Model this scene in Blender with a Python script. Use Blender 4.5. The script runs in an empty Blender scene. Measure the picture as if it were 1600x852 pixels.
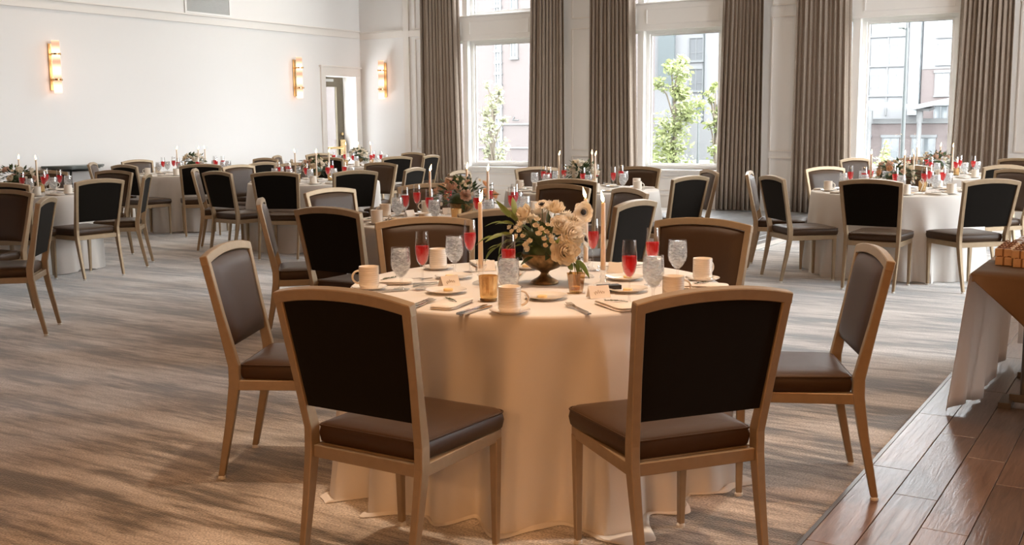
import bpy, bmesh, math, random
from mathutils import Vector, Matrix

random.seed(11)
R = math.radians
S = bpy.context.scene
C = S.collection

# ------------------------------------------------------------------ camera
CAM_H = 1.42
pit, yaw, rol = R(7.93), R(31.9), R(-0.5)
fw = Vector((-math.sin(yaw) * math.cos(pit), math.cos(yaw) * math.cos(pit), -math.sin(pit)))
rt0 = Vector((math.cos(yaw), math.sin(yaw), 0)); up0 = rt0.cross(fw)
rt = rt0 * math.cos(rol) + up0 * math.sin(rol); up = up0 * math.cos(rol) - rt0 * math.sin(rol)
cd = bpy.data.cameras.new('camera'); cam = bpy.data.objects.new('camera', cd); C.objects.link(cam)
cd.sensor_width = 36; cd.lens = 1670 * 36 / 1600; cd.clip_start = 0.05; cd.clip_end = 400
cam.matrix_world = Matrix(((rt.x, up.x, -fw.x, 0), (rt.y, up.y, -fw.y, 0), (rt.z, up.z, -fw.z, CAM_H), (0, 0, 0, 1)))
S.camera = cam

# ------------------------------------------------------------------ world / exposure
W = bpy.data.worlds.new('overcast_sky'); S.world = W; W.use_nodes = True
bg = W.node_tree.nodes['Background']; bg.inputs[0].default_value = (0.93, 0.965, 1.0, 1); bg.inputs[1].default_value = 13.0
vs = S.view_settings
vs.view_transform = 'Standard'; vs.look = 'None'; vs.gamma = 1.0; vs.use_curve_mapping = False; vs.exposure = 1.0
S.cycles.use_denoising = True
S.cycles.max_bounces = 10; S.cycles.transparent_max_bounces = 24; S.cycles.diffuse_bounces = 5
S.cycles.sample_clamp_indirect = 6.0
S.cycles.caustics_reflective = False; S.cycles.caustics_refractive = False

# room dimensions (metres): X along the window wall, Y along the long white wall
XL, XR, YB, YF, ZC = -13.82, 6.2, -4.5, 16.62, 5.9
WIN = [-10.575, -7.03, -3.485, 0.06, 3.605]          # window centres on the window wall
WHW, WZ0, WZ1 = 1.25, 0.64, 5.1                       # half width, sill, head of each opening
ADDED_WIN = [9.9, 13.5]                    # unseen right-hand wall windows, added to bring in side daylight

def portal(loc, rot, sx, sy):
    l = bpy.data.lights.new('daylight_portal', 'AREA'); l.shape = 'RECTANGLE'; l.size = sx; l.size_y = sy
    l.cycles.is_portal = True
    o = bpy.data.objects.new('daylight_portal', l); C.objects.link(o); o.location = loc; o.rotation_euler = rot
for x in WIN: portal((x, YF + 0.32, (WZ0 + WZ1) / 2), (R(-90), 0, 0), 2 * WHW, WZ1 - WZ0)
for y in ADDED_WIN: portal((XR + 0.32, y, (WZ0 + WZ1) / 2), (0, R(90), 0), WZ1 - WZ0, 2 * WHW)

# ------------------------------------------------------------------ materials
MATS = {}
def nt_mat(name):
    m = bpy.data.materials.new(name); m.use_nodes = True
    n = m.node_tree; n.nodes.clear()
    out = n.nodes.new('ShaderNodeOutputMaterial')
    MATS[name] = m
    return m, n, out
def N(n, t, **kw):
    x = n.nodes.new(t)
    for k, v in kw.items():
        if k in x.inputs: x.inputs[k].default_value = v
        else: setattr(x, k, v)
    return x
def pr(name, col, rough=.5, metal=0., spec=.5, noise=0., nscale=40., bump=0., bscale=200., trans=0., sheen=0., coat=0., sub=0., stretch=None):
    m, n, out = nt_mat(name)
    b = N(n, 'ShaderNodeBsdfPrincipled', Roughness=rough, Metallic=metal)
    b.inputs['Specular IOR Level'].default_value = spec
    b.inputs['Sheen Weight'].default_value = sheen; b.inputs['Coat Weight'].default_value = coat
    if sub:
        b.inputs['Subsurface Weight'].default_value = sub; b.inputs['Subsurface Radius'].default_value = (.02, .015, .01); b.inputs['Subsurface Scale'].default_value = .3
    tc = N(n, 'ShaderNodeTexCoord')
    src = tc.outputs['Object']
    if stretch:
        mp = N(n, 'ShaderNodeMapping'); mp.inputs['Scale'].default_value = stretch
        n.links.new(src, mp.inputs[0]); src = mp.outputs[0]
    if noise:
        no = N(n, 'ShaderNodeTexNoise', Scale=nscale, Detail=4.)
        n.links.new(src, no.inputs['Vector'])
        rp = N(n, 'ShaderNodeValToRGB')
        c = Vector(col)
        rp.color_ramp.elements[0].position = .3; rp.color_ramp.elements[1].position = .7
        rp.color_ramp.elements[0].color = (*(c * (1 - noise)), 1); rp.color_ramp.elements[1].color = (*(c * (1 + noise)), 1)
        n.links.new(no.outputs[0], rp.inputs[0]); n.links.new(rp.outputs[0], b.inputs['Base Color'])
    else:
        b.inputs['Base Color'].default_value = (*col, 1)
    if bump:
        no = N(n, 'ShaderNodeTexNoise', Scale=bscale, Detail=3.)
        n.links.new(src, no.inputs['Vector'])
        bp = N(n, 'ShaderNodeBump', Strength=bump, Distance=.002)
        n.links.new(no.outputs[0], bp.inputs['Height']); n.links.new(bp.outputs[0], b.inputs['Normal'])
    sh = b.outputs[0]
    if trans:
        t = N(n, 'ShaderNodeBsdfTranslucent'); t.inputs[0].default_value = (*col, 1)
        mx = N(n, 'ShaderNodeMixShader', Fac=trans)
        n.links.new(sh, mx.inputs[1]); n.links.new(t.outputs[0], mx.inputs[2]); sh = mx.outputs[0]
    n.links.new(sh, out.inputs[0])
    return m
def thin_glass(name, tint=(1, 1, 1), refl=.12, haze=0., hazecol=(1, 1, 1)):
    m, n, out = nt_mat(name)
    tr = N(n, 'ShaderNodeBsdfTransparent'); tr.inputs[0].default_value = (*tint, 1)
    gl = N(n, 'ShaderNodeBsdfGlossy', Roughness=.03)
    lw = N(n, 'ShaderNodeLayerWeight', Blend=.35)
    mp = N(n, 'ShaderNodeMapRange'); mp.inputs['To Min'].default_value = refl * .35; mp.inputs['To Max'].default_value = min(1, refl * 5)
    n.links.new(lw.outputs['Facing'], mp.inputs['Value'])
    mx = N(n, 'ShaderNodeMixShader'); n.links.new(mp.outputs[0], mx.inputs[0])
    n.links.new(tr.outputs[0], mx.inputs[1]); n.links.new(gl.outputs[0], mx.inputs[2])
    sh = mx.outputs[0]
    if haze:
        d = N(n, 'ShaderNodeBsdfTranslucent'); d.inputs[0].default_value = (*hazecol, 1)
        m2 = N(n, 'ShaderNodeMixShader', Fac=haze); n.links.new(sh, m2.inputs[1]); n.links.new(d.outputs[0], m2.inputs[2]); sh = m2.outputs[0]
    n.links.new(sh, out.inputs[0])
    return m
def emit(name, col, s):
    m, n, out = nt_mat(name)
    e = N(n, 'ShaderNodeEmission', Strength=s); e.inputs[0].default_value = (*col, 1)
    n.links.new(e.outputs[0], out.inputs[0]); return m

wall_m = pr('white_wall_paint', (.815, .81, .80), .6, spec=.25, bump=.04, bscale=60)
trim_m = pr('trim_paint', (.80, .77, .73), .4, spec=.35)
ceil_m = pr('ceiling_paint', (.62, .58, .53), .7)
gold_m = pr('champagne_metal', (.355, .262, .162), .42, .35, noise=.06, nscale=30)
vinyl_m = pr('bronze_vinyl', (.055, .028, .012), .40, 0, .32, bump=.25, bscale=900)
back_m = pr('dark_back_fabric', (.0085, .0068, .0050), .95, 0, .06, bump=.3, bscale=1500, sheen=.06)
glide_m = pr('clear_glide', (.75, .75, .72), .3)
cloth_m = pr('white_linen', (.80, .77, .73), .85, 0, .2, bump=.12, bscale=900, trans=.12, sheen=.1)
napkin_m = pr('napkin_linen', (.78, .74, .69), .9, 0, .2, bump=.2, bscale=900)
mug_m = pr('cream_china', (.80, .74, .65), .22, 0, .5, coat=.2)
china_m = pr('white_china', (.82, .78, .72), .15, 0, .5, coat=.3)
steel_m = pr('flatware_steel', (.55, .52, .49), .22, 1)
glass_m = thin_glass('clear_glass', (.985, .985, .985), .09)
pane_m = thin_glass('window_pane_glass', (.97, .98, .98), .05)
m, n, out = nt_mat('gold_votive_glass')
pb = N(n, 'ShaderNodeBsdfPrincipled', Roughness=.16, Metallic=.6); pb.inputs['Base Color'].default_value = (.92, .68, .34, 1)
tp = N(n, 'ShaderNodeBsdfTransparent'); tp.inputs[0].default_value = (.9, .68, .36, 1)
x1 = N(n, 'ShaderNodeMixShader', Fac=.4); n.links.new(pb.outputs[0], x1.inputs[1]); n.links.new(tp.outputs[0], x1.inputs[2]); n.links.new(x1.outputs[0], out.inputs[0]); gglass_m = m
aglass_m = thin_glass('amber_votive_glass', (.86, .66, .38), .2, .12, (.7, .45, .2))
wax_m = pr('ivory_wax', (.85, .72, .58), .5, 0, .4, sub=.3)
brass_m = pr('antique_gold', (.19, .115, .045), .40, .7, noise=.6, nscale=45, bump=.6, bscale=60)
polbrass_m = pr('polished_brass', (.75, .55, .28), .25, 1)
m, n, out = nt_mat('iced_water')
tc = N(n, 'ShaderNodeTexCoord'); mp = N(n, 'ShaderNodeMapping'); mp.inputs['Scale'].default_value = (1, 1, 2.4); n.links.new(tc.outputs['Object'], mp.inputs[0])
no = N(n, 'ShaderNodeTexNoise', Scale=48., Detail=2., Distortion=.8); n.links.new(mp.outputs[0], no.inputs['Vector'])
bp = N(n, 'ShaderNodeBump', Strength=1., Distance=.02); n.links.new(no.outputs[0], bp.inputs['Height'])
tl = N(n, 'ShaderNodeBsdfTranslucent'); tl.inputs[0].default_value = (.95, .96, .97, 1); n.links.new(bp.outputs[0], tl.inputs['Normal'])
gl = N(n, 'ShaderNodeBsdfGlossy', Roughness=.12); n.links.new(bp.outputs[0], gl.inputs['Normal'])
tp = N(n, 'ShaderNodeBsdfTransparent'); tp.inputs[0].default_value = (.97, .98, .98, 1)
x1 = N(n, 'ShaderNodeMixShader', Fac=.35); n.links.new(tl.outputs[0], x1.inputs[1]); n.links.new(gl.outputs[0], x1.inputs[2])
x2 = N(n, 'ShaderNodeMixShader'); n.links.new(tp.outputs[0], x2.inputs[1]); n.links.new(x1.outputs[0], x2.inputs[2])
rg = N(n, 'ShaderNodeMapRange'); rg.inputs['From Min'].default_value = .35; rg.inputs['From Max'].default_value = .65; rg.inputs['To Min'].default_value = .35; rg.inputs['To Max'].default_value = .95
n.links.new(no.outputs[0], rg.inputs['Value']); n.links.new(rg.outputs[0], x2.inputs[0]); n.links.new(x2.outputs[0], out.inputs[0]); water_m = m
kraft_m = pr('kraft_card', (.72, .48, .27), .8, noise=.06, nscale=60)
ribbon_m = pr('brown_ribbon', (.26, .12, .055), .6)
runner_m = pr('brown_overlay_linen', (.19, .118, .062), .85, bump=.2, bscale=800, noise=.08, nscale=9, trans=.1)
black_m = pr('black_paint', (.012, .013, .012), .35)
slate_m = pr('dark_slate_top', (.10, .115, .105), .25)
dark_card = pr('black_card', (.02, .016, .014), .5)
paper_m = pr('card_paper', (.80, .73, .64), .8)
ink_m = pr('brown_ink', (.16, .08, .03), .7)
bread_m = pr('butter_disc', (.80, .58, .26), .5)
leaf_m = pr('dark_leaf', (.045, .075, .025), .45, noise=.3, nscale=12, trans=.15)
leafl_m = pr('light_leaf', (.20, .26, .06), .5, noise=.25, nscale=12, trans=.25)
rosemary_m = pr('rosemary_green', (.05, .075, .03), .7)
stem_m = pr('green_stem', (.15, .17, .06), .6)
white_f = pr('white_petal', (.86, .80, .70), .7, noise=.06, nscale=25, trans=.25)
cream_f = pr('cream_petal', (.84, .74, .57), .7, noise=.1, nscale=25, trans=.2)
peach_f = pr('peach_petal', (.80, .50, .30), .7, noise=.12, nscale=25, trans=.2)
blush_f = pr('blush_petal', (.74, .53, .42), .7, noise=.12, nscale=25, trans=.2)
anem_c = pr('anemone_dark_centre', (.012, .01, .014), .8)
curt_m = pr('taupe_curtain', (.27, .215, .172), .85, 0, .2, bump=.3, bscale=500, noise=.12, nscale=160, trans=.05, stretch=(1, 1, .25))
floor_base = pr('dark_grout', (.05, .036, .028), .7)
vent_m = pr('vent_grey', (.50, .50, .48), .5)
bronze_m = pr('door_bronze_paint', (.14, .115, .075), .45)
frost_m = None

# red sparkling drink: body colour that also lets light through
m, n, out = nt_mat('red_drink')
d = N(n, 'ShaderNodeBsdfDiffuse'); d.inputs[0].default_value = (.80, .045, .055, 1)
t = N(n, 'ShaderNodeBsdfTranslucent'); t.inputs[0].default_value = (.95, .07, .085, 1)
tr = N(n, 'ShaderNodeBsdfTransparent'); tr.inputs[0].default_value = (.95, .16, .18, 1)
g = N(n, 'ShaderNodeBsdfGlossy', Roughness=.08)
m1 = N(n, 'ShaderNodeMixShader', Fac=.65); n.links.new(d.outputs[0], m1.inputs[1]); n.links.new(t.outputs[0], m1.inputs[2])
m2 = N(n, 'ShaderNodeMixShader', Fac=.45); n.links.new(m1.outputs[0], m2.inputs[1]); n.links.new(tr.outputs[0], m2.inputs[2])
m3 = N(n, 'ShaderNodeMixShader', Fac=.05); n.links.new(m2.outputs[0], m3.inputs[1]); n.links.new(g.outputs[0], m3.inputs[2])
n.links.new(m3.outputs[0], out.inputs[0]); drink_m = m

# carpet: taupe pile with long darker streaks that run along X
m, n, out = nt_mat('streaked_carpet')
tc = N(n, 'ShaderNodeTexCoord')
mp = N(n, 'ShaderNodeMapping'); mp.inputs['Scale'].default_value = (.55, 2.9, 1)
n.links.new(tc.outputs['Object'], mp.inputs[0])
big = N(n, 'ShaderNodeTexNoise', Scale=1.15, Detail=9., Roughness=.66, Distortion=.35); n.links.new(mp.outputs[0], big.inputs['Vector'])
mp2 = N(n, 'ShaderNodeMapping'); mp2.inputs['Scale'].default_value = (1.7, 13, 1); n.links.new(tc.outputs['Object'], mp2.inputs[0])
sm = N(n, 'ShaderNodeTexNoise', Scale=1.4, Detail=8., Roughness=.7); n.links.new(mp2.outputs[0], sm.inputs['Vector'])
fine = N(n, 'ShaderNodeTexNoise', Scale=125., Detail=2.); n.links.new(tc.outputs['Object'], fine.inputs['Vector'])
ra = N(n, 'ShaderNodeValToRGB')
e = ra.color_ramp.elements
e[0].position = .445; e[0].color = (.022, .023, .018, 1); e[1].position = .49; e[1].color = (.15, .12, .095, 1)
x = e.new(.54); x.color = (.38, .333, .283, 1)
x = e.new(.63); x.color = (.62, .57, .515, 1)
ad = N(n, 'ShaderNodeMath', operation='MULTIPLY_ADD'); ad.inputs[1].default_value = .42; n.links.new(sm.outputs[0], ad.inputs[0])
sc = N(n, 'ShaderNodeMath', operation='MULTIPLY'); sc.inputs[1].default_value = .62; n.links.new(big.outputs[0], sc.inputs[0]); n.links.new(sc.outputs[0], ad.inputs[2])
n.links.new(ad.outputs[0], ra.inputs[0])
fr = N(n, 'ShaderNodeMapRange'); fr.inputs['From Min'].default_value = .3; fr.inputs['From Max'].default_value = .7; fr.inputs['To Min'].default_value = .42; fr.inputs['To Max'].default_value = 1.4
n.links.new(fine.outputs[0], fr.inputs['Value'])
mul = N(n, 'ShaderNodeVectorMath', operation='SCALE'); n.links.new(ra.outputs[0], mul.inputs[0]); n.links.new(fr.outputs[0], mul.inputs['Scale'])
b = N(n, 'ShaderNodeBsdfPrincipled', Roughness=.95); b.inputs['Specular IOR Level'].default_value = .1; b.inputs['Sheen Weight'].default_value = .8; b.inputs['Sheen Roughness'].default_value = .45
n.links.new(mul.outputs[0], b.inputs['Base Color'])
bp = N(n, 'ShaderNodeBump', Strength=.6, Distance=.006); n.links.new(fine.outputs[0], bp.inputs['Height']); n.links.new(bp.outputs[0], b.inputs['Normal'])
n.links.new(b.outputs[0], out.inputs[0]); carpet_m = m

# wood-look plank
m, n, out = nt_mat('walnut_plank')
tc = N(n, 'ShaderNodeTexCoord'); oi = N(n, 'ShaderNodeObjectInfo')
off = N(n, 'ShaderNodeVectorMath', operation='SCALE'); off.inputs['Scale'].default_value = 40.
cmb = N(n, 'ShaderNodeCombineXYZ'); n.links.new(oi.outputs['Random'], cmb.inputs[0]); n.links.new(oi.outputs['Random'], cmb.inputs[1])
n.links.new(cmb.outputs[0], off.inputs[0])
av = N(n, 'ShaderNodeVectorMath', operation='ADD'); n.links.new(tc.outputs['Object'], av.inputs[0]); n.links.new(off.outputs[0], av.inputs[1])
mp = N(n, 'ShaderNodeMapping'); mp.inputs['Scale'].default_value = (22, 1.6, 1); n.links.new(av.outputs[0], mp.inputs[0])
gr = N(n, 'ShaderNodeTexNoise', Scale=2.2, Detail=6., Roughness=.6, Distortion=1.1); n.links.new(mp.outputs[0], gr.inputs['Vector'])
ra = N(n, 'ShaderNodeValToRGB'); e = ra.color_ramp.elements
e[0].position = .3; e[0].color = (.085, .042, .024, 1); e[1].position = .72; e[1].color = (.21, .125, .080, 1)
n.links.new(gr.outputs[0], ra.inputs[0])
hv = N(n, 'ShaderNodeHueSaturation'); vr = N(n, 'ShaderNodeMapRange'); vr.inputs['To Min'].default_value = .78; vr.inputs['To Max'].default_value = 1.2
n.links.new(oi.outputs['Random'], vr.inputs['Value']); n.links.new(vr.outputs[0], hv.inputs['Value']); n.links.new(ra.outputs[0], hv.inputs['Color'])
b = N(n, 'ShaderNodeBsdfPrincipled', Roughness=.33); b.inputs['Specular IOR Level'].default_value = .8
n.links.new(hv.outputs[0], b.inputs['Base Color'])
bp = N(n, 'ShaderNodeBump', Strength=.35, Distance=.004); n.links.new(gr.outputs[0], bp.inputs['Height']); n.links.new(bp.outputs[0], b.inputs['Normal'])
n.links.new(b.outputs[0], out.inputs[0]); plank_m = m

gp = plank_m.copy(); gp.name = 'grey_plank'; MATS['grey_plank'] = gp
for x in gp.node_tree.nodes:
    if x.type == 'VALTORGB': x.color_ramp.elements[0].color = (.15, .15, .15, 1); x.color_ramp.elements[1].color = (.26, .26, .265, 1)
    if x.type == 'BSDF_PRINCIPLED': x.inputs['Roughness'].default_value = .28
def brickish(name, c1, c2, mort, scale):
    m, n, out = nt_mat(name)
    tc = N(n, 'ShaderNodeTexCoord'); mp = N(n, 'ShaderNodeMapping'); mp.inputs['Rotation'].default_value = (R(90), 0, 0)
    n.links.new(tc.outputs['Object'], mp.inputs[0])
    bt = N(n, 'ShaderNodeTexBrick', Scale=scale); bt.inputs['Color1'].default_value = (*c1, 1); bt.inputs['Color2'].default_value = (*c2, 1); bt.inputs['Mortar'].default_value = (*mort, 1)
    bt.inputs['Mortar Size'].default_value = .012
    n.links.new(mp.outputs[0], bt.inputs['Vector'])
    b = N(n, 'ShaderNodeBsdfPrincipled', Roughness=.9); n.links.new(bt.outputs[0], b.inputs['Base Color']); n.links.new(b.outputs[0], out.inputs[0]); return m
brick_m = brickish('outside_brick', (.062, .050, .047), (.066, .054, .051), (.070, .058, .055), 2.2)
redbrick_m = brickish('outside_red_brick', (.070, .055, .052), (.073, .059, .056), (.080, .067, .064), 2.2)
stucco_m = pr('outside_white_panel', (.105, .105, .107), .8)
stone_m = pr('outside_stone_band', (.085, .085, .084), .8)
extglass_m = pr('outside_window_glass', (.066, .073, .076), .15, 0, .5)
stonepane_m = pr('outside_pale_window', (.076, .079, .082), .2)
extglass2_m = pr('outside_tower_glass', (.072, .082, .084), .2, 0, .5)
extframe_m = pr('outside_window_frame', (.078, .081, .082), .6)
steelpost_m = pr('lamp_post_grey', (.026, .030, .030), .5)
pave_m = pr('outside_paving', (.075, .075, .073), .9, noise=.1, nscale=2)
lawn_m = pr('outside_lawn', (.05, .065, .03), .9, noise=.2, nscale=3)
tree_m = pr('pale_tree_leaf', (.24, .24, .15), .6, noise=.3, nscale=1.5, trans=.3)
tree2_m = pr('spring_tree_leaf', (.17, .19, .075), .6, noise=.3, nscale=1.5, trans=.3)
bark_m = pr('bark', (.10, .08, .06), .9)

# ------------------------------------------------------------------ mesh helpers
class MB:
    def __init__(s): s.v = []; s.f = []
    def add(s, vs, fs):
        o = len(s.v); s.v += [tuple(p) for p in vs]; s.f += [tuple(i + o for i in f) for f in fs]; return s
    def box(s, x0, x1, y0, y1, z0, z1):
        v = [(x0, y0, z0), (x1, y0, z0), (x1, y1, z0), (x0, y1, z0), (x0, y0, z1), (x1, y0, z1), (x1, y1, z1), (x0, y1, z1)]
        return s.add(v, [(0, 3, 2, 1), (4, 5, 6, 7), (0, 1, 5, 4), (1, 2, 6, 5), (2, 3, 7, 6), (3, 0, 4, 7)])
    def lathe(s, prof, seg=24, close=False, wob=None):
        vs = []; fs = []; n = len(prof)
        for k in range(seg):
            a = 2 * math.pi * k / seg; w = wob(a) if wob else 1
            for (r, z) in prof: vs.append((r * w * math.cos(a), r * w * math.sin(a), z))
        for k in range(seg):
            j = (k + 1) % seg
            for i in range(n - 1):
                if prof[i][0] < 1e-6 and prof[i + 1][0] < 1e-6: continue
                fs.append((k * n + i, j * n + i, j * n + i + 1, k * n + i + 1))
        return s.add(vs, fs)
    def tube(s, pts, r, seg=8, caps=True):
        pts = [Vector(p) for p in pts]; vs = []; fs = []
        rr = r if isinstance(r, (list, tuple)) else [r] * len(pts)
        ref = Vector((.3, .2, 1)).normalized()
        for i, p in enumerate(pts):
            d = (pts[min(i + 1, len(pts) - 1)] - pts[max(i - 1, 0)]).normalized()
            if abs(d.dot(ref)) > .95: ref = Vector((1, .2, .1)).normalized()
            a = d.cross(ref).normalized(); bb = d.cross(a)
            for k in range(seg):
                t = 2 * math.pi * k / seg; vs.append(p + (a * math.cos(t) + bb * math.sin(t)) * rr[i])
        for i in range(len(pts) - 1):
            for k in range(seg):
                j = (k + 1) % seg; fs.append((i * seg + k, i * seg + j, (i + 1) * seg + j, (i + 1) * seg + k))
        if caps: fs.append(tuple(range(seg))); fs.append(tuple((len(pts) - 1) * seg + k for k in reversed(range(seg))))
        return s.add(vs, fs)
    def bar(s, secs):
        """secs: list of (centre, half extents x, half extents y/depth, depth dir) rectangular sections"""
        vs = []; fs = []
        for (c, hx, hd, dd) in secs:
            c = Vector(c); dd = Vector(dd)
            for sx, sd in ((-1, -1), (1, -1), (1, 1), (-1, 1)): vs.append(c + Vector((hx * sx, 0, 0)) + dd * (hd * sd))
        n = len(secs)
        for i in range(n - 1):
            for k in range(4):
                j = (k + 1) % 4; fs.append((i * 4 + k, i * 4 + j, i * 4 + 4 + j, i * 4 + 4 + k))
        fs.append((3, 2, 1, 0)); fs.append(tuple((n - 1) * 4 + k for k in range(4)))
        return s.add(vs, fs)
    def grid(s, fn, nu, nv, wrap=False):
        vs = [fn(i / nu, j / nv) for j in range(nv + 1) for i in range(nu + 1)]
        fs = [(j * (nu + 1) + i, j * (nu + 1) + i + 1, (j + 1) * (nu + 1) + i + 1, (j + 1) * (nu + 1) + i) for j in range(nv) for i in range(nu)]
        return s.add(vs, fs)
    def data(s, name, mat, smooth=False, bevel=0., bseg=2, fix=True):
        me = bpy.data.meshes.new(name); me.from_pydata(s.v, [], s.f)
        if bevel or fix:
            bm = bmesh.new(); bm.from_mesh(me)
            if fix: bmesh.ops.remove_doubles(bm, verts=bm.verts, dist=1e-6)
            if bevel:
                bmesh.ops.bevel(bm, geom=[e for e in bm.edges if len(e.link_faces) == 2 and e.calc_face_angle(0) > .5], offset=bevel, segments=bseg, profile=.6, affect='EDGES', clamp_overlap=True)
            if fix: bmesh.ops.recalc_face_normals(bm, faces=bm.faces)
            bm.to_mesh(me); bm.free()
        if mat: me.materials.append(mat)
        if smooth:
            me.shade_smooth()
            try: me.set_sharp_from_angle(angle=R(smooth if smooth > 1 else 40))
            except Exception: pass
        return me
def ob(name, me, parent=None, loc=(0, 0, 0), rot=(0, 0, 0), sc=(1, 1, 1)):
    o = bpy.data.objects.new(name, me); C.objects.link(o)
    o.location = loc; o.rotation_euler = rot; o.scale = sc
    if parent: o.parent = parent
    return o
def tag(o, label, cat, group=None):
    o['label'] = label; o['category'] = cat
    if group: o['group'] = group
    return o
def thing(name, label, cat, loc=(0, 0, 0), rz=0., group=None):
    return tag(ob(name, None, None, loc, (0, 0, rz)), label, cat, group)
def struct(name, me, loc=(0, 0, 0), rot=(0, 0, 0), label=None):
    o = ob(name, me, None, loc, rot); o['kind'] = 'structure'
    if label: o['label'] = label
    return o
KIDS = {}
def kids(r):
    if r.name not in KIDS: KIDS[r.name] = [(c, [g for g in bpy.data.objects if g.parent == c]) for c in bpy.data.objects if c.parent == r]
    return KIDS[r.name]
def dup(root, loc, rz=0., label=None, cat=None, group=None):
    r = root.copy(); C.objects.link(r); r.location = loc; r.rotation_euler = (0, 0, rz)
    for k, val in (('label', label), ('category', cat), ('group', group)):
        if val: r[k] = val
        elif k in r and val is False: del r[k]
    for ch, gs in kids(root):
        c = ch.copy(); C.objects.link(c); c.parent = r
        for g in gs:
            d = g.copy(); C.objects.link(d); d.parent = c
    return r
class Proto:
    """builds one thing; the first placement moves it, the next ones copy it"""
    def __init__(s, root): s.root = root; s.used = False; kids(root)
    def put(s, loc, rz, label, cat, group=None):
        if s.used: return dup(s.root, loc, rz, label, cat, group)
        s.used = True; s.root.location = loc; s.root.rotation_euler = (0, 0, rz); return tag(s.root, label, cat, group)

# ------------------------------------------------------------------ room shell
def wall_along(axis, a0, a1, fixed0, fixed1, centres):
    """wall with openings, along X (axis 0) or Y (axis 1)"""
    mb = MB()
    def bx(p0, p1, z0, z1):
        if axis == 0: mb.box(p0, p1, fixed0, fixed1, z0, z1)
        else: mb.box(fixed0, fixed1, p0, p1, z0, z1)
    edges = [a0]
    for c in centres: edges += [c - WHW, c + WHW]
    edges.append(a1)
    for i in range(0, len(edges), 2): bx(edges[i], edges[i + 1], 0, ZC)
    for c in centres: bx(c - WHW, c + WHW, 0, WZ0); bx(c - WHW, c + WHW, WZ1, ZC)
    return mb
struct('wall_back', wall_along(0, XL - .3, XR + .3, YF, YF + .3, WIN).data('wall_back', wall_m))
struct('wall_right', wall_along(1, YB, YF, XR, XR + .3, ADDED_WIN).data('wall_right', wall_m))
struct('wall_front', MB().box(XL - .3, XR + .3, YB - .3, YB, 0, ZC).data('wall_front', pr('dark_low_bounce_wall', (.11, .065, .038), .5)))  # unseen wall behind the camera, coloured dark to cut bounce light
DY0, DY1, DZ = 15.55, 16.45, 2.36
wl = MB().box(XL - .3, XL, YB, DY0, 0, ZC).box(XL - .3, XL, DY1, YF, 0, ZC).box(XL - .3, XL, DY0, DY1, DZ, ZC)
struct('wall_left', wl.data('wall_left', wall_m))
struct('ceiling', MB().box(XL - .3, XR + .3, YB - .3, YF + .3, ZC, ZC + .2).data('ceiling', ceil_m))

# floors: carpet with two plank areas let into it
AX = -1.003                       # carpet edge
BX0, BX1, BY0 = -6.9, -3.95, 10.3
struct('floor', MB().box(XL, AX, YB, BY0, -.1, 0).box(XL, BX0, BY0, YF, -.1, 0).box(BX1 + .0, AX, BY0, YF, -.1, 0).data('carpet', carpet_m), label='taupe carpet with long dark streaks')
wood = struct('floor', MB().box(AX, XR, YB, YF, -.1, -.006).data('plank_bed', floor_base), label='walnut brown plank floor with dark joints')
wood2 = struct('floor', MB().box(BX0, BX1, BY0, YF, -.1, -.006).data('plank_bed', floor_base), label='grey plank floor set into the carpet by the windows')
PW, PL = .1575, .933
plank_me = MB().box(.0015, PW - .0015, .0015, PL - .0015, -.008, .001).data('plank', plank_m, bevel=.0012, bseg=1)
plank2_me = plank_me.copy(); plank2_me.materials[0] = MATS['grey_plank']
def plank(par, x, y, y0, y1, me=None):
    a, b2 = max(y, y0), min(y + PL, y1)
    if b2 - a < .03: return
    ob('plank', me or plank_me, par, (x, a, 0), (0, 0, 0), (1, (b2 - a) / PL, 1))
for k in range(13):
    y = 3.497 - 2 * PL - (k % 3) * PL / 3
    while y < 10.0:
        plank(wood, AX + k * PW, y, 1.7, 10.6); y += PL
mb = MB()
xa = AX + 13 * PW; k = 0
while xa < XR - .02:
    y = YB - (k % 3) * PL / 3
    while y < YF: mb.box(xa + .002, min(xa + PW, XR) - .002, max(y, YB), min(y + PL, YF) - .003, -.007, .001); y += PL
    xa += PW; k += 1
for k in range(13):
    mb.box(AX + k * PW + .002, AX + (k + 1) * PW - .002, YB, 1.697, -.007, .001)
    mb.box(AX + k * PW + .002, AX + (k + 1) * PW - .002, 10.603, YF, -.007, .001)
rest = ob('plank_field', mb.data('plank_field', plank_m, fix=False), wood); rest['kind'] = 'stuff'
k = 0; xa = BX0
while xa < BX1 - .03:
    y = BY0 - (k % 3) * PL / 3
    while y < YF: plank(wood2, xa, y, BY0, YF, plank2_me); y += PL
    xa += PW; k += 1
tr_ = struct('trim_1', MB().box(BX1 - .13, BX1 + .02, BY0, YF - .02, -.02, .007).data('threshold', pr('pale_threshold', (.62, .60, .57), .5), bevel=.003))
tr_['label'] = 'pale threshold strip between plank floor and carpet'
struct('trim_2', MB().box(AX - .012, AX + .004, YB, YF, -.02, .004).data('edge_strip', pr('carpet_edge_metal', (.10, .075, .055), .35, .6)), label='thin dark metal strip along carpet edge')

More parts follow.
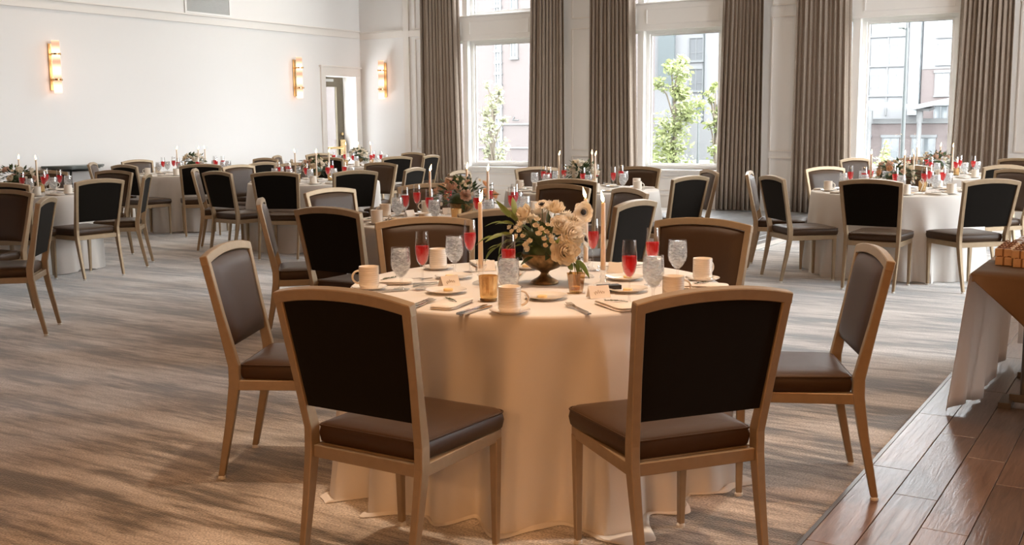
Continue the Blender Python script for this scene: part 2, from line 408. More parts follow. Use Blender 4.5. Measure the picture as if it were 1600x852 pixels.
# baseboards and wall rails
struct('baseboard_back', MB().box(XL, XR, YF - .025, YF, 0, .2).box(XL, XR, YF - .035, YF, .2, .225).data('baseboard', trim_m, bevel=.004))
struct('baseboard_left', MB().box(XL, XL + .025, YB, DY0 - .13, 0, .2).data('baseboard', trim_m, bevel=.004))
struct('trim_3', MB().box(XL, XL + .022, YB, YF - .02, 3.09, 3.215).box(XL, XL + .045, YB, YF - .02, 3.215, 3.24).data('wall_rail', trim_m, bevel=.003), label='white horizontal rail along the long white wall')
mb = MB().box(XL + .02, -11.9, YF - .022, YF, 3.07, 3.19).box(XL + .02, -12.74, YF - .04, YF, 3.19, 3.21)
mb.box(-12.74, -12.60, YF - .024, YF, .225, ZC - .1)
struct('trim_4', mb.data('wall_rail', trim_m, bevel=.003), label='white rail and stile on the window wall beside corner')
def frame_strip(mb, x0, x1, z0, z1, y, w=.022, d=.014):
    mb.box(x0, x1, y - d, y, z0, z0 + w).box(x0, x1, y - d, y, z1 - w, z1).box(x0, x0 + w, y - d, y, z0 + w, z1 - w).box(x1 - w, x1, y - d, y, z0 + w, z1 - w)
pn = 5
for c0, c1 in ((-12.56, -12.0), (-9.17, -8.62), (-5.62, -5.06), (-2.08, -1.5), (1.47, 2.2)):
    mb = MB(); w = c1 - c0
    for z0, z1 in ((.95, 3.04), (3.2, 5.1), (.3, .86)): frame_strip(mb, c0 + .09, c1 - .09, z0, z1, YF)
    struct('trim_%d' % pn, mb.data('panel_moulding', trim_m, bevel=.003), label='white panel moulding on pier between curtains'); pn += 1

# windows on the window wall
sillmat = pr('window_white', (.84, .83, .81), .35)
for i, cx in enumerate(WIN):
    w = struct('window_%d' % (i + 1), None, (cx, YF, 0), label='tall white framed window with header panel and side lights')
    y0, y1 = .05, .17
    ob('sill', MB().box(-WHW - .05, WHW + .05, -.06, .2, WZ0 - .035, WZ0).box(-WHW - .02, WHW + .02, -.02, .0, WZ0 - .1, WZ0 - .035).data('sill', sillmat, bevel=.005), w)
    for sx in (-1, 1):
        ob('post', MB().box(sx * .735 - .055, sx * .735 + .055, -.015, y1, WZ0, WZ1).data('post', sillmat, bevel=.004), w)
        ob('jamb', MB().box(min(sx * (WHW - .05), sx * WHW), max(sx * (WHW - .05), sx * WHW), y0, y1, WZ0, WZ1).data('jamb', sillmat), w)
    hp = ob('header_panel', MB().box(-WHW, WHW, -.02, y1 + .02, 2.95, 3.36).box(-WHW, WHW, -.05, y1, 3.36, 3.385).box(-WHW, WHW, -.035, 0, 2.93, 2.955).data('header_panel', sillmat, bevel=.004), w)
    mb = MB(); frame_strip(mb, -.64, .64, 3.03, 3.29, -.02, .02, .012); frame_strip(mb, -1.2, -.82, 3.03, 3.29, -.02, .02, .012); frame_strip(mb, .82, 1.2, 3.03, 3.29, -.02, .02, .012)
    ob('header_moulding', mb.data('header_moulding', sillmat), hp)
    for (xa, xb, za, zb) in ((-.68, .68, WZ0, 2.95), (-.68, .68, 3.36, WZ1), (-WHW + .05, -.79, WZ0, 2.95), (.79, WHW - .05, WZ0, 2.95), (-WHW + .05, -.79, 3.36, WZ1), (.79, WHW - .05, 3.36, WZ1)):
        fwid = .065 if xb - xa > 1 else .03
        mb = MB(); frame_strip(mb, xa, xb, za, zb, y1 - .01, fwid, .07)
        frame_strip(mb, xa + fwid, xb - fwid, za + fwid, zb - fwid, y1 - .02, fwid * .5, .03)
        fr_ = ob('sash', mb.data('sash', sillmat, bevel=.003, bseg=1), w)
        ob('pane', MB().box(xa + fwid, xb - fwid, y1 - .035, y1 - .031, za + fwid, zb - fwid).data('pane', pane_m), fr_)
    mb = MB(); frame_strip(mb, -1.15, 1.15, .28, .52, 0); 
    ob('apron_moulding', mb.data('apron_moulding', trim_m), w)
for i, cy in enumerate(ADDED_WIN):
    w = struct('window_%d' % (i + 6), None, (XR, cy, 0), label='tall white framed window added on the unseen side wall for daylight')
    mb = MB().box(-.03, .2, -WHW, WHW, WZ0 - .03, WZ0).box(0, .17, -.8, -.7, WZ0, WZ1).box(0, .17, .7, .8, WZ0, WZ1).box(0, .19, -WHW, WHW, 2.95, 3.36)
    ob('frame', mb.data('frame', sillmat), w)
    ob('pane', MB().box(.13, .134, -WHW, WHW, WZ0, WZ1).data('pane', pane_m), w)

# exit door in the left wall
d = struct('door_1', None, (XL, DY0, 0), label='narrow glazed exit door with brass push bar in white reveal')
mb = MB().box(-.29, .03, -.11, .012, 0, DZ + .13).box(-.31, .03, .888, 1.02, 0, DZ + .13).box(-.29, .035, -.112, 1.022, DZ - .012, DZ + .15).box(-.02, .06, -.14, 1.04, DZ + .15, DZ + .185)
ob('casing', mb.data('casing', trim_m, bevel=.004), d)
mb = MB().box(-.36, -.312, 0, .06, 0, DZ).box(-.36, -.312, .70, 1.0, 0, DZ).box(-.36, -.312, .06, .70, DZ - .2, DZ).box(-.36, -.312, .06, .70, 0, .25)
leafd = ob('door_frame', mb.data('door_frame', bronze_m, bevel=.006), d)
ob('pane', MB().box(-.335, -.33, .06, .72, .25, DZ - .2).data('pane', pane_m), leafd)
ob('push_bar', MB().tube([(-.24, .02, .98), (-.24, .80, .98)], .022, 10).box(-.30, -.22, .74, .82, .84, 1.14).data('push_bar', polbrass_m, bevel=.004), leafd)
ob('door_closer', MB().box(-.30, -.25, .3, .55, DZ - .1, DZ - .05).data('door_closer', vent_m, bevel=.004), leafd)
ob('lock', MB().tube([(-.3, .80, 1.25), (-.275, .80, 1.25)], .03, 12).data('lock', polbrass_m), leafd)

# ventilation grille on the left wall
v = thing('wall_vent', 'grey slatted return air grille high on the white wall', 'vent', (XL, 12.75, 3.245))
ob('frame', MB().box(0, .02, -.5, .5, 0, .03).box(0, .02, -.5, .5, .57, .6).box(0, .02, -.5, -.46, .03, .57).box(0, .02, .46, .5, .03, .57).data('frame', sillmat, bevel=.003), v)
ob('backing', MB().box(0, .004, -.46, .46, .03, .57).data('backing', vent_m), v)
slat_me = MB().box(.005, .016, -.46, .46, 0, .009).data('slat', vent_m)
for k in range(26): ob('slat', slat_me, v, (0, 0, .036 + k * .0205))

# ------------------------------------------------------------------ curtains
def curtain(xa, xb, flare, sgn, label, seed):
    """xa..xb at the top; the window-side edge (sgn) flares outwards at the hem"""
    rnd = random.Random(seed); np_ = 11; ph = [rnd.uniform(.75, 1.25) for _ in range(np_ + 1)]
    amp = [rnd.uniform(.6, 1.2) for _ in range(np_ + 1)]
    def fn(u, v):
        z = .015 + v * 5.15
        x0 = xa - (flare * (1 - v) ** 1.4 if sgn < 0 else 0.03 * (1 - v)); x1 = xb + (flare * (1 - v) ** 1.4 if sgn > 0 else 0.03 * (1 - v))
        k = u * np_; i = min(int(k), np_ - 1); a = amp[i] * (1 - (k - i)) + amp[i + 1] * (k - i)
        t = 2 * math.pi * k
        edge = min(1, u * 9, (1 - u) * 9)
        y = -.075 * a * (.5 + .5 * math.cos(t)) ** .8 * (.85 + .25 * (1 - v))
        x = x0 + (x1 - x0) * u + .014 * math.sin(t * 2 + 3 * v + seed) * edge
        # flat leading edge turned towards the glass
        lead = (1 - u) if sgn > 0 else u
        if lead < .09: y = y * lead / .09 + .05 * (1 - lead / .09)
        return (x, YF - .13 + y, z)
    me = MB().grid(fn, 200, 10).data('curtain', curt_m, smooth=180)
    o = ob('curtain', me); so = o.modifiers.new('thickness', 'SOLIDIFY'); so.thickness = .004
    return tag(o, label, 'curtain', 'taupe floor-length curtains')
cl = ['beside the corner with the wall lamp', 'framing the window that shows pink brick', 'framing the window that shows a leafy tree', 'between the tree window and the panelled pier', 'left of the window that shows a white tower', 'right of the window that shows a white tower']
spans = []
for i, cx in enumerate(WIN):
    spans += [(cx - 1.60, cx - .83, 1), (cx + .75, cx + 1.42, -1)]
for i, (a, b_, sg) in enumerate(spans):
    lb = 'taupe pleated floor-length curtain ' + (cl[i] if i < 6 else 'on the far right windows')
    curtain(a, b_, .10, sg, lb, 10 + i)
rodme = MB().tube([(-1.75, 0, 0), (1.65, 0, 0)], .02, 12).data('rod', bronze_m, smooth=40)
brk = MB().tube([(0, 0, 0), (0, .13, 0)], .012, 8).data('bracket', bronze_m)
fin = MB().lathe([(0, -.04), (.03, -.02), (.035, 0), (.03, .02), (0, .04)], 12).data('finial', bronze_m, smooth=60)
for i, cx in enumerate(WIN):
    t_ = thing('curtain_rod', 'dark bronze curtain rod above a tall window', 'curtain rod', (cx, YF - .135, 5.185), 0, 'curtain rods above the windows')
    ob('rod', rodme, t_)
    for sx in (-1.7, 0, 1.6): ob('bracket', brk, t_, (sx, 0, 0))
    for sx in (-1.77, 1.67): ob('finial', fin, t_, (sx, 0, 0))

# ------------------------------------------------------------------ wall lamps
m, n, out = nt_mat('lit_frosted_glass')
tc = N(n, 'ShaderNodeTexCoord'); sp_ = N(n, 'ShaderNodeSeparateXYZ'); n.links.new(tc.outputs['Object'], sp_.inputs[0])
ml = N(n, 'ShaderNodeMath', operation='MULTIPLY'); ml.inputs[1].default_value = 25.; n.links.new(sp_.outputs[2], ml.inputs[0])
sn = N(n, 'ShaderNodeMath', operation='SINE'); n.links.new(ml.outputs[0], sn.inputs[0])
mr = N(n, 'ShaderNodeMapRange'); mr.inputs['From Min'].default_value = -1; mr.inputs['To Min'].default_value = .5; mr.inputs['To Max'].default_value = 1.8; n.links.new(sn.outputs[0], mr.inputs['Value'])
em = N(n, 'ShaderNodeEmission'); em.inputs[0].default_value = (1, .56, .36, 1); n.links.new(mr.outputs[0], em.inputs['Strength']); n.links.new(em.outputs[0], out.inputs[0])
lampglass_m = m
glass_t = MB().lathe([(0, .0), (.052, .0), (.055, .01), (.055, .73), (.052, .74), (0, .74)], 20).data('lamp_glass', lampglass_m, smooth=40)
plate = MB().box(-.045, .045, -.004, .012, 0, .66).data('back_plate', polbrass_m, bevel=.003)
band = MB().lathe([(.054, -.012), (.062, -.012), (.062, .012), (.054, .012)], 20).tube([(0, .05, 0), (0, .11, 0)], .011, 8).tube([(0, -.055, 0), (0, -.08, 0)], .014, 10).data('clamp', polbrass_m, smooth=40)
knob = MB().lathe([(0, -.016), (.012, -.012), (.016, 0), (.012, .012), (0, .016)], 10).data('knob', polbrass_m, smooth=60)
def sconce(loc, rz, label):
    t_ = thing('wall_lamp', label, 'wall lamp', loc, rz, 'tubular wall lamps')
    g_ = ob('glass_tube', glass_t, t_, (0, -.12, 0))
    ob('back_plate', plate, t_, (0, -.015, .04))
    for z in (.19, .55):
        c = ob('clamp', band, t_, (0, -.12, z)); ob('knob', knob, c, (0, -.09, 0)); 
        for sx in (-1, 1): ob('knob', knob, c, (sx * .068, 0, 0))
sconce((XL, 9.76, 1.91), R(90), 'lit frosted tube wall lamp alone on the long white wall')
sconce((XL, 14.75, 1.91), R(90), 'lit frosted tube wall lamp beside the exit door casing')
sconce((-13.21, YF, 1.91), 0, 'lit frosted tube wall lamp between corner and curtain')

# ------------------------------------------------------------------ unseen ceiling downlights, added to warm and brighten the room
ring = MB().lathe([(.11, 0), (.13, -.012), (.10, -.012), (.085, .0), (.085, .04)], 24).data('trim_ring', sillmat, smooth=40)
lens = MB().lathe([(0, .0), (.085, .0)], 24).data('lens', emit('fill_downlight_lens', (1, .66, .38), 6.))
def downlight(x, y, power, col=(1, .60, .30), ang=95, blend=.8):
    t_ = thing('fill_downlight', 'unseen recessed downlight added to warm and brighten the room', 'added ceiling light', (x, y, ZC), 0, 'added fill downlights')
    ob('trim_ring', ring, t_); ob('lens', lens, t_, (0, 0, .01))
    l = bpy.data.lights.new('fill_downlight_lamp', 'SPOT'); l.energy = power; l.color = col; l.spot_size = R(ang); l.spot_blend = blend; l.shadow_soft_size = .09
    o = bpy.data.objects.new('fill_downlight_lamp', l); C.objects.link(o); o.parent = t_; o.location = (0, 0, -.03)
for x, y, p, an, co in ((-1.7, 1.6, 90, 74, (1, .48, .20)), (.2, 2.6, 90, 80, (1, .48, .20)), (-4.4, 1.6, 12, 80, (1, .48, .20)), (-2.2, 3.85, 400, 44, (1, .74, .52)), (.7, 5.2, 50, 90, (1, .55, .27)), (-4.2, 6.1, 110, 60, (1, .66, .40))):
    downlight(x, y, p, co, an)
for x in (-12.3, -9.3, -6.3, -3.3, -.3):
    for y in (9.4, 13.6): downlight(x, y, 85, (1, .80, .62), 130)

# unseen amber pendants, added for low warm light from behind the camera
globe_me = MB().lathe([(0, -.13), (.05, -.12), (.10, -.083), (.13, 0), (.10, .083), (.05, .12), (0, .13)], 24).data('globe', emit('fill_pendant_globe', (1, .5, .2), 5.), smooth=60)
def pendant(x, y, z, p):
    t_ = thing('fill_pendant', 'unseen amber globe pendant added for warm frontal light', 'added pendant lamp', (x, y, ZC), 0, 'added amber fill pendants')
    ob('canopy', MB().lathe([(0, 0), (.06, 0), (.06, -.03), (0, -.035)], 16).data('canopy', polbrass_m), t_)
    ob('rod', MB().tube([(0, 0, -.03), (0, 0, z - ZC + .13)], .008, 8).data('rod', polbrass_m, smooth=60), t_)
    ob('globe', globe_me, t_, (0, 0, z - ZC))
    l = bpy.data.lights.new('fill_pendant_bulb', 'POINT'); l.energy = p; l.color = (1, .46, .17); l.shadow_soft_size = .13
    o = bpy.data.objects.new('fill_pendant_bulb', l); C.objects.link(o); o.parent = t_; o.location = (0, 0, z - ZC - .16)
for x in (-1.1, .5, 2.1): pendant(x, -1.9, 2.35, 85)

# ------------------------------------------------------------------ banquet chair (faces +Y locally, origin on the floor under the seat)
def rake(z):
    return -.205 - (z - .46) * .090 / .445 if z > .46 else -.205 - (.46 - z) * .075 / .46
def up_x(z): return .218 + (max(z, .46) - .46) * .030 / .445
def crown(x): return .897 + .027 * (1 - min(1, abs(x) / .262) ** 2.2)
def build_chair():
    t_ = ob('banquet_chair', None)
    dback = Vector((0, .980, .198))
    for sx in (-1, 1):
        secs = [((sx * .212, -.280, .012), .011, .013, (0, 1, 0)), ((sx * .216, -.232, .25), .0135, .018, (0, 1, .1)), ((sx * .218, -.207, .40), .015, .022, (0, 1, 0)), ((sx * .218, -.206, .47), .015, .022, (0, 1, .1)),
                ((sx * .233, rake(.68), .68), .015, .0165, dback), ((sx * .247, rake(.893), .893), .0155, .016, dback)]
        ob('leg', MB().bar(secs).data('rear_leg', gold_m, bevel=.003, bseg=1), t_)['label'] = 'rear leg rising into the back upright'
        ob('leg', MB().bar([((sx * .200, .222, .012), .0105, .0115, (0, 1, 0)), ((sx * .203, .222, .385), .0155, .0165, (0, 1, 0))]).data('front_leg', gold_m, bevel=.003, bseg=1), t_)
        for (gx, gy) in ((sx * .212, -.281), (sx * .200, .222)):
            ob('glide', MB().lathe([(0, 0), (.016, 0), (.016, .008), (.010, .013), (0, .013)], 10).data('glide', glide_m), t_, (gx, gy, 0))
    # crest rail
    nseg = 18; secs = []; vs = []; fs = []
    for i in range(nseg + 1):
        x = -.2635 + .527 * i / nseg; zt = crown(x) + .018; zb = zt - .036
        for (z, o_) in ((zb, -.0165), (zb, .0165), (zt, .0165), (zt, -.0165)): vs.append((x, rake(z) + o_ * .980, z + o_ * .198))
    for i in range(nseg):
        for k in range(4): j = (k + 1) % 4; fs.append((i * 4 + k, i * 4 + j, i * 4 + 4 + j, i * 4 + 4 + k))
    fs += [(3, 2, 1, 0), tuple(nseg * 4 + k for k in range(4))]
    ob('crest_rail', MB().add(vs, fs).data('crest_rail', gold_m, smooth=30, bevel=.003, bseg=1), t_)
    # upholstered back: padded front, flat rear panel
    def panel(side, thick, dome):
        nu, nv = 16, 16; mb = MB()
        def surf(off, d):
            def fn(u, v):
                xx = 2 * u - 1
                zb = .545; w = (up_x(zb) - .016) * (1 - v) + (up_x(.88) - .017) * v
                x = xx * w; z = zb + (crown(x) - .019 - zb) * v
                e_ = (1 - abs(xx) ** 5) * (1 - abs(2 * v - 1) ** 7)
                o_ = side * (off + d * max(0, e_) ** .6)
                return (x, rake(z) + o_ * .980, z + o_ * .198)
            return fn
        a = surf(.0, 0); b_ = surf(thick, dome)
        mb.grid(b_, nu, nv); mb.grid(a, nu, nv)
        n1 = (nu + 1) * (nv + 1)
        rim = [(i, 0) for i in range(nu)] + [(nu, j) for j in range(nv)] + [(i, nv) for i in range(nu, 0, -1)] + [(0, j) for j in range(nv, 0, -1)]
        ids = [j * (nu + 1) + i for i, j in rim]
        mb.f += [(ids[k], ids[(k + 1) % len(ids)], ids[(k + 1) % len(ids)] + n1, ids[k] + n1) for k in range(len(ids))]
        return mb
    ob('backrest', panel(1, .006, .024).data('backrest', vinyl_m, smooth=50), t_)['label'] = 'padded bronze vinyl backrest'
    ob('back_panel', panel(-1, .008, .004).data('back_panel', back_m, smooth=50), t_)['label'] = 'dark fabric panel on the rear of the back'
    # seat cushion
    def sh(x, y, zc): return x
    prof = [(.0, .412), (.0, .470), (.008, .482)]
    ring_ = []
    def outline(ins):
        w0, w1, y0, y1, r_ = .205 - ins, .226 - ins, -.188 + ins, .252 - ins, .03
        pts = []
        for (cx_, cy_, a0) in ((w1 - r_, y1 - r_, 0), (-w1 + r_, y1 - r_, 90), (-w0 + r_ * .5, y0 + r_ * .5, 180), (w0 - r_ * .5, y0 + r_ * .5, 270)):
            rr = r_ if cy_ > 0 else r_ * .5
            for q in range(5): a = R(a0 + 90 * q / 4); pts.append((cx_ + rr * math.cos(a), cy_ + rr * math.sin(a)))
        return pts
    levels = [(.004, .414), (.0, .420), (-.004, .445), (.0, .468), (.004, .474), (.012, .480), (.05, .487), (.12, .490)]
    vs = []; fs = []
    for ins, z in levels: vs += [(x, y, z) for x, y in outline(ins)]
    npt = 20
    for l_ in range(len(levels) - 1):
        for k in range(npt): j = (k + 1) % npt; fs.append((l_ * npt + k, l_ * npt + j, (l_ + 1) * npt + j, (l_ + 1) * npt + k))
    fs += [tuple(reversed(range(npt))), tuple((len(levels) - 1) * npt + k for k in range(npt))]
    st = ob('seat', MB().add(vs, fs).data('seat', vinyl_m, smooth=50), t_); st['label'] = 'thick bronze vinyl seat cushion'
    piping = MB().tube([(x, y, .4705) for x, y in outline(-.001)] + [(*outline(-.001)[0], .4705)], .0035, 6, caps=False).data('piping', vinyl_m, smooth=60)
    ob('piping', piping, st)
    ob('seat_frame', MB().box(-.19, .19, .208, .236, .372, .412).box(-.203, .203, -.218, -.192, .372, .412).add([(-.216, .24, .372), (-.188, .24, .372), (-.203, -.2, .372), (-.229, -.2, .372), (-.216, .24, .412), (-.188, .24, .412), (-.203, -.2, .412), (-.229, -.2, .412)], [(0, 3, 2, 1), (4, 5, 6, 7), (0, 1, 5, 4), (1, 2, 6, 5), (2, 3, 7, 6), (3, 0, 4, 7)]).add([(.216, .24, .372), (.188, .24, .372), (.203, -.2, .372), (.229, -.2, .372), (.216, .24, .412), (.188, .24, .412), (.203, -.2, .412), (.229, -.2, .412)], [(0, 3, 2, 1), (4, 5, 6, 7), (0, 1, 5, 4), (1, 2, 6, 5), (2, 3, 7, 6), (3, 0, 4, 7)]).box(-.2, .2, -.19, .21, .398, .413).data('seat_frame', gold_m, bevel=.002, bseg=1), t_)
    return t_
chairP = Proto(build_chair())
def chair(x, y, out_deg, label, group):
    """out_deg: world azimuth the back of the chair points to"""
    return chairP.put((x, y, 0), R(out_deg + 90), label, 'chair', group)

# ------------------------------------------------------------------ cloth-covered round tables
TZ = .762; TR = .765
def cloth_mesh(seed, seg=192, rows=16, pool=0., legs=()):
    rnd = random.Random(seed); mb = MB()
    waves = [(n_, rnd.uniform(.4, 1.), rnd.uniform(0, 6.28)) for n_ in ((6, 9, 11, 13, 16, 18, 21, 25) if pool else (5, 7, 9, 11, 13, 14, 17, 19, 23))]
    tot = sum(w[1] for w in waves) * .42
    def fold(a):
        f_ = sum(A * math.cos(n_ * a + p) for n_, A, p in waves) / tot
        return max(-1.3, min(1.3, f_ + .35 * f_ * abs(f_)))
    def lim(r_, a):
        for la, lr in legs:
            da = abs((a - la + math.pi) % (2 * math.pi) - math.pi)
            if da < .16: r_ = min(r_, lr + max(0, da - .05) * .9)
        return r_
    rings = [(0, TZ), (TR * .35, TZ), (TR * .7, TZ), (TR * .93, TZ), (TR - .01, TZ - .0005), (TR - .003, TZ - .004), (TR, TZ - .012)]
    vs = [(0, 0, TZ)]; fs = []
    allr = []
    for r_, z in rings[1:]: allr.append([(r_ * math.cos(2 * math.pi * k / seg), r_ * math.sin(2 * math.pi * k / seg), z) for k in range(seg)])
    for i in range(1, rows + 1):
        t = i / rows; row = []
        for k in range(seg):
            a = 2 * math.pi * k / seg; f_ = fold(a + .10 * math.sin(3 * a + seed) * t)
            amp = (.088 * max(0, t - .08) ** .6 if pool else .052 * t ** 1.3) * (1 + .3 * math.sin(2 * a + seed))
            r_ = lim(TR + .004 + .03 * t + amp * f_ * ((1. if pool else .7) if f_ < 0 else (.85 if pool else 1)), a)
            zend = .004 + (.0 if pool else .018 * max(0, math.sin(4 * a + seed)) )
            z = (TZ - .012) * (1 - t) + zend * t
            row.append((r_ * math.cos(a), r_ * math.sin(a), z))
        allr.append(row)
    if pool:
        for i in (1, 2, 3):
            row = []
            for k in range(seg):
                a = 2 * math.pi * k / seg; f_ = fold(a + .10 * math.sin(3 * a + seed)); amp = .088 * (1 + .3 * math.sin(2 * a + seed))
                g_ = .35 + .65 * max(0, math.sin(2.5 * a + seed * 1.3)) ** 1
                ex = pool * g_ * i / 3 * (.5 + .6 * max(0, f_)) + .008 * math.sin(31 * a)
                r_ = lim(TR + .034 + amp * f_ * ((1. if pool else .7) if f_ < 0 else (.85 if pool else 1)), a); r_ = max(lim(r_ + ex, a), r_)
                row.append((r_ * math.cos(a), r_ * math.sin(a), .004 + .012 * (i == 1) * (.5 + .5 * math.sin(17 * a)) + .006 * (i == 2)))
            allr.append(row)
    for row in allr: vs += row
    for k in range(seg): fs.append((0, 1 + k, 1 + (k + 1) % seg))
    for l_ in range(len(allr) - 1):
        for k in range(seg):
            j = (k + 1) % seg; o_ = 1 + l_ * seg; fs.append((o_ + k, o_ + seg + k, o_ + seg + j, o_ + j))
    return mb.add(vs, fs).data('round_tablecloth', cloth_m, smooth=60)
top_me = MB().lathe([(0, -.03), (.755, -.03), (.76, -.025), (.76, -.005), (.755, 0), (0, 0)], 48).data('tabletop', pr('plywood', (.4, .28, .16), .6), smooth=40)
tleg_me = MB().tube([(.42, .25, -.03), (.46, .27, -.755)], .016, 10).tube([(.42, -.25, -.03), (.46, -.27, -.755)], .016, 10).tube([(.44, .26, -.4), (.44, -.26, -.4)], .01, 8).data('leg', steelpost_m, smooth=40)
cloths = [cloth_mesh(s_) for s_ in (3, 8, 21)]
TABLES = {}
def table(key, x, y, desc, cloth, rot):
    g_ = 'round banquet tables'
    t_ = thing('round_table', 'round folding banquet table hidden under the cloth of the ' + desc, 'table', (x, y, .757), rot, g_)
    ob('tabletop', top_me, t_)
    for a in (0, math.pi): ob('leg', tleg_me, t_, (0, 0, 0), (0, 0, a))
    c = ob('tablecloth', cloth, None, (x, y, 0), (0, 0, rot))
    tag(c, 'floor-length white cloth on the ' + desc, 'tablecloth', 'white round tablecloths')
    TABLES[key] = (x, y, desc)

# ------------------------------------------------------------------ tableware prototypes (origin on the table surface)
def ribbed_mug(seg=28):
    o_, i_ = [], []
    pr_ = [(0, .004), (.031, .004), (.034, .0), (.036, .004)]
    for k in range(9):
        z = .010 + k * .0085; pr_ += [(.0395, z), (.0405, z + .003), (.0405, z + .006), (.0396, z + .0082)]
    pr_ += [(.0405, .088), (.0395, .0895), (.0375, .088), (.0365, .02), (.03, .010), (0, .009)]
    return MB().lathe(pr_, seg).data('cup_body', mug_m, smooth=60)
mug_me = ribbed_mug()
hpts = [(.036 + .030 * math.sin(a), 0, .047 + .026 * math.cos(a)) for a in [R(q) for q in range(0, 181, 15)]]
handle_me = MB().tube(hpts, [.0045] * len(hpts), 8).data('handle', mug_m, smooth=60)
plate_prof = lambda r_: [(0, .003), (r_ * .55, .003), (r_ * .58, 0), (r_ * .62, .002), (r_, .013), (r_ * .995, .0155), (r_ * .66, .0065), (r_ * .6, .0055), (0, .0055)]
saucer_me = MB().lathe(plate_prof(.072), 32).data('saucer', china_m, smooth=60)
bplate_me = MB().lathe(plate_prof(.082), 36).data('side_plate', china_m, smooth=60)
butter_me = MB().lathe([(0, 0), (.018, 0), (.02, .004), (.018, .009), (0, .01)], 14).data('butter', bread_m, smooth=60)
FL = [(0, .001), (.032, .001), (.033, .003), (.012, .006), (.0045, .012), (.0038, .05), (.004, .088), (.010, .098), (.021, .116), (.0275, .145), (.0285, .170), (.0265, .205), (.0245, .235), (.0235, .2351), (.0255, .205), (.0275, .170), (.0265, .145), (.020, .118), (.009, .101), (0, .0985)]
flute_me = MB().lathe(FL, 28).data('flute_glass', glass_m, smooth=60)
drink_me = MB().lathe([(0, .0995), (.0085, .1025), (.0193, .119), (.0258, .145), (.0268, .170), (.0264, .1765), (0, .1768)], 24).data('drink', drink_m, smooth=40)
berry_me = MB().lathe([(0, -.008), (.007, -.005), (.009, 0), (.007, .005), (0, .008)], 8).data('berry', pr('dark_berry', (.12, .008, .012), .4), smooth=60)
WG = [(0, .001), (.034, .001), (.035, .003), (.014, .006), (.0058, .012), (.0052, .038), (.008, .048), (.022, .062), (.036, .084), (.0405, .104), (.040, .130), (.0375, .172), (.0365, .1722), (.039, .130), (.0393, .104), (.035, .085), (.021, .064), (.006, .0505), (0, .050)]
wglass_me = MB().lathe(WG, 28).data('water_glass', glass_m, smooth=60)
wat_me = MB().lathe([(0, .0515), (.0062, .052), (.0205, .0652), (.0343, .086), (.0383, .104), (.0380, .130), (.0362, .160), (.030, .166), (.018, .163), (0, .167)], 24, wob=lambda a: .985 + .012 * math.sin(5 * a)).data('iced_water', water_m, smooth=60)
def fork_me():
    mb = MB(); vs = []
    prof = [(-.095, .0075, .004), (-.09, .009, .004), (-.03, .0055, .0045), (.02, .003, .006), (.045, .0035, .0075), (.055, .010, .006), (.064, .0115, .004)]
    fs = []
    for y, w, z in prof: vs += [(-w, y, z - .0012), (w, y, z - .0012), (w, y, z + .0012), (-w, y, z + .0012)]
    for i in range(len(prof) - 1):
        for k in range(4): j = (k + 1) % 4; fs.append((i * 4 + k, i * 4 + j, i * 4 + 4 + j, i * 4 + 4 + k))
    fs += [(0, 1, 2, 3), tuple(len(prof) * 4 - 4 + k for k in range(4))]
    mb.add(vs, fs)
    for k in range(4): x = -.0094 + k * .0063; mb.add([(x - .0016, .063, .0028), (x + .0016, .063, .0028), (x + .0016, .063, .0052), (x - .0016, .063, .0052), (x - .0012, .102, .007), (x + .0012, .102, .007), (x + .0012, .102, .0085), (x - .0012, .102, .0085)], [(0, 1, 5, 4), (1, 2, 6, 5), (2, 3, 7, 6), (3, 0, 4, 7), (4, 5, 6, 7)])
    return mb.data('fork', steel_m, smooth=35)
def knife_me():
    mb = MB(); prof = [(-.11, .007, .0035), (-.105, .0085, .004), (-.02, .0075, .0045), (-.005, .005, .004), (.005, .0085, .0035), (.07, .009, .0035), (.095, .007, .0035), (.108, .001, .0035)]
    vs = []; fs = []
    for i, (y, w, z) in enumerate(prof):
        h = .0032 if y < -.006 else .0012
        vs += [(-w * .8, y, z - h), (w, y, z - h), (w, y, z + h), (-w * .8, y, z + h)]
    for i in range(len(prof) - 1):
        for k in range(4): j = (k + 1) % 4; fs.append((i * 4 + k, i * 4 + j, i * 4 + 4 + j, i * 4 + 4 + k))
    fs += [(0, 1, 2, 3), tuple(len(prof) * 4 - 4 + k for k in range(4))]
    return mb.add(vs, fs).data('knife', steel_m, smooth=35)
def spoon_me():
    mb = MB(); prof = [(-.085, .008, .003), (-.08, .009, .003), (-.02, .005, .004), (.03, .003, .006), (.038, .006, .005), (.05, .0145, .003), (.065, .017, .0025), (.08, .013, .003), (.09, .003, .006)]
    vs = []; fs = []
    for y, w, z in prof: vs += [(-w, y, z + .002), (0, y, z - .0012), (w, y, z + .002), (0, y, z + .0008)]
    for i in range(len(prof) - 1):
        for k in range(4): j = (k + 1) % 4; fs.append((i * 4 + k, i * 4 + j, i * 4 + 4 + j, i * 4 + 4 + k))
    fs += [(0, 1, 2, 3), tuple(len(prof) * 4 - 4 + k for k in range(4))]
    return mb.add(vs, fs).data('spoon', steel_m, smooth=60)
fork_d, knife_d, spoon_d = fork_me(), knife_me(), spoon_me()
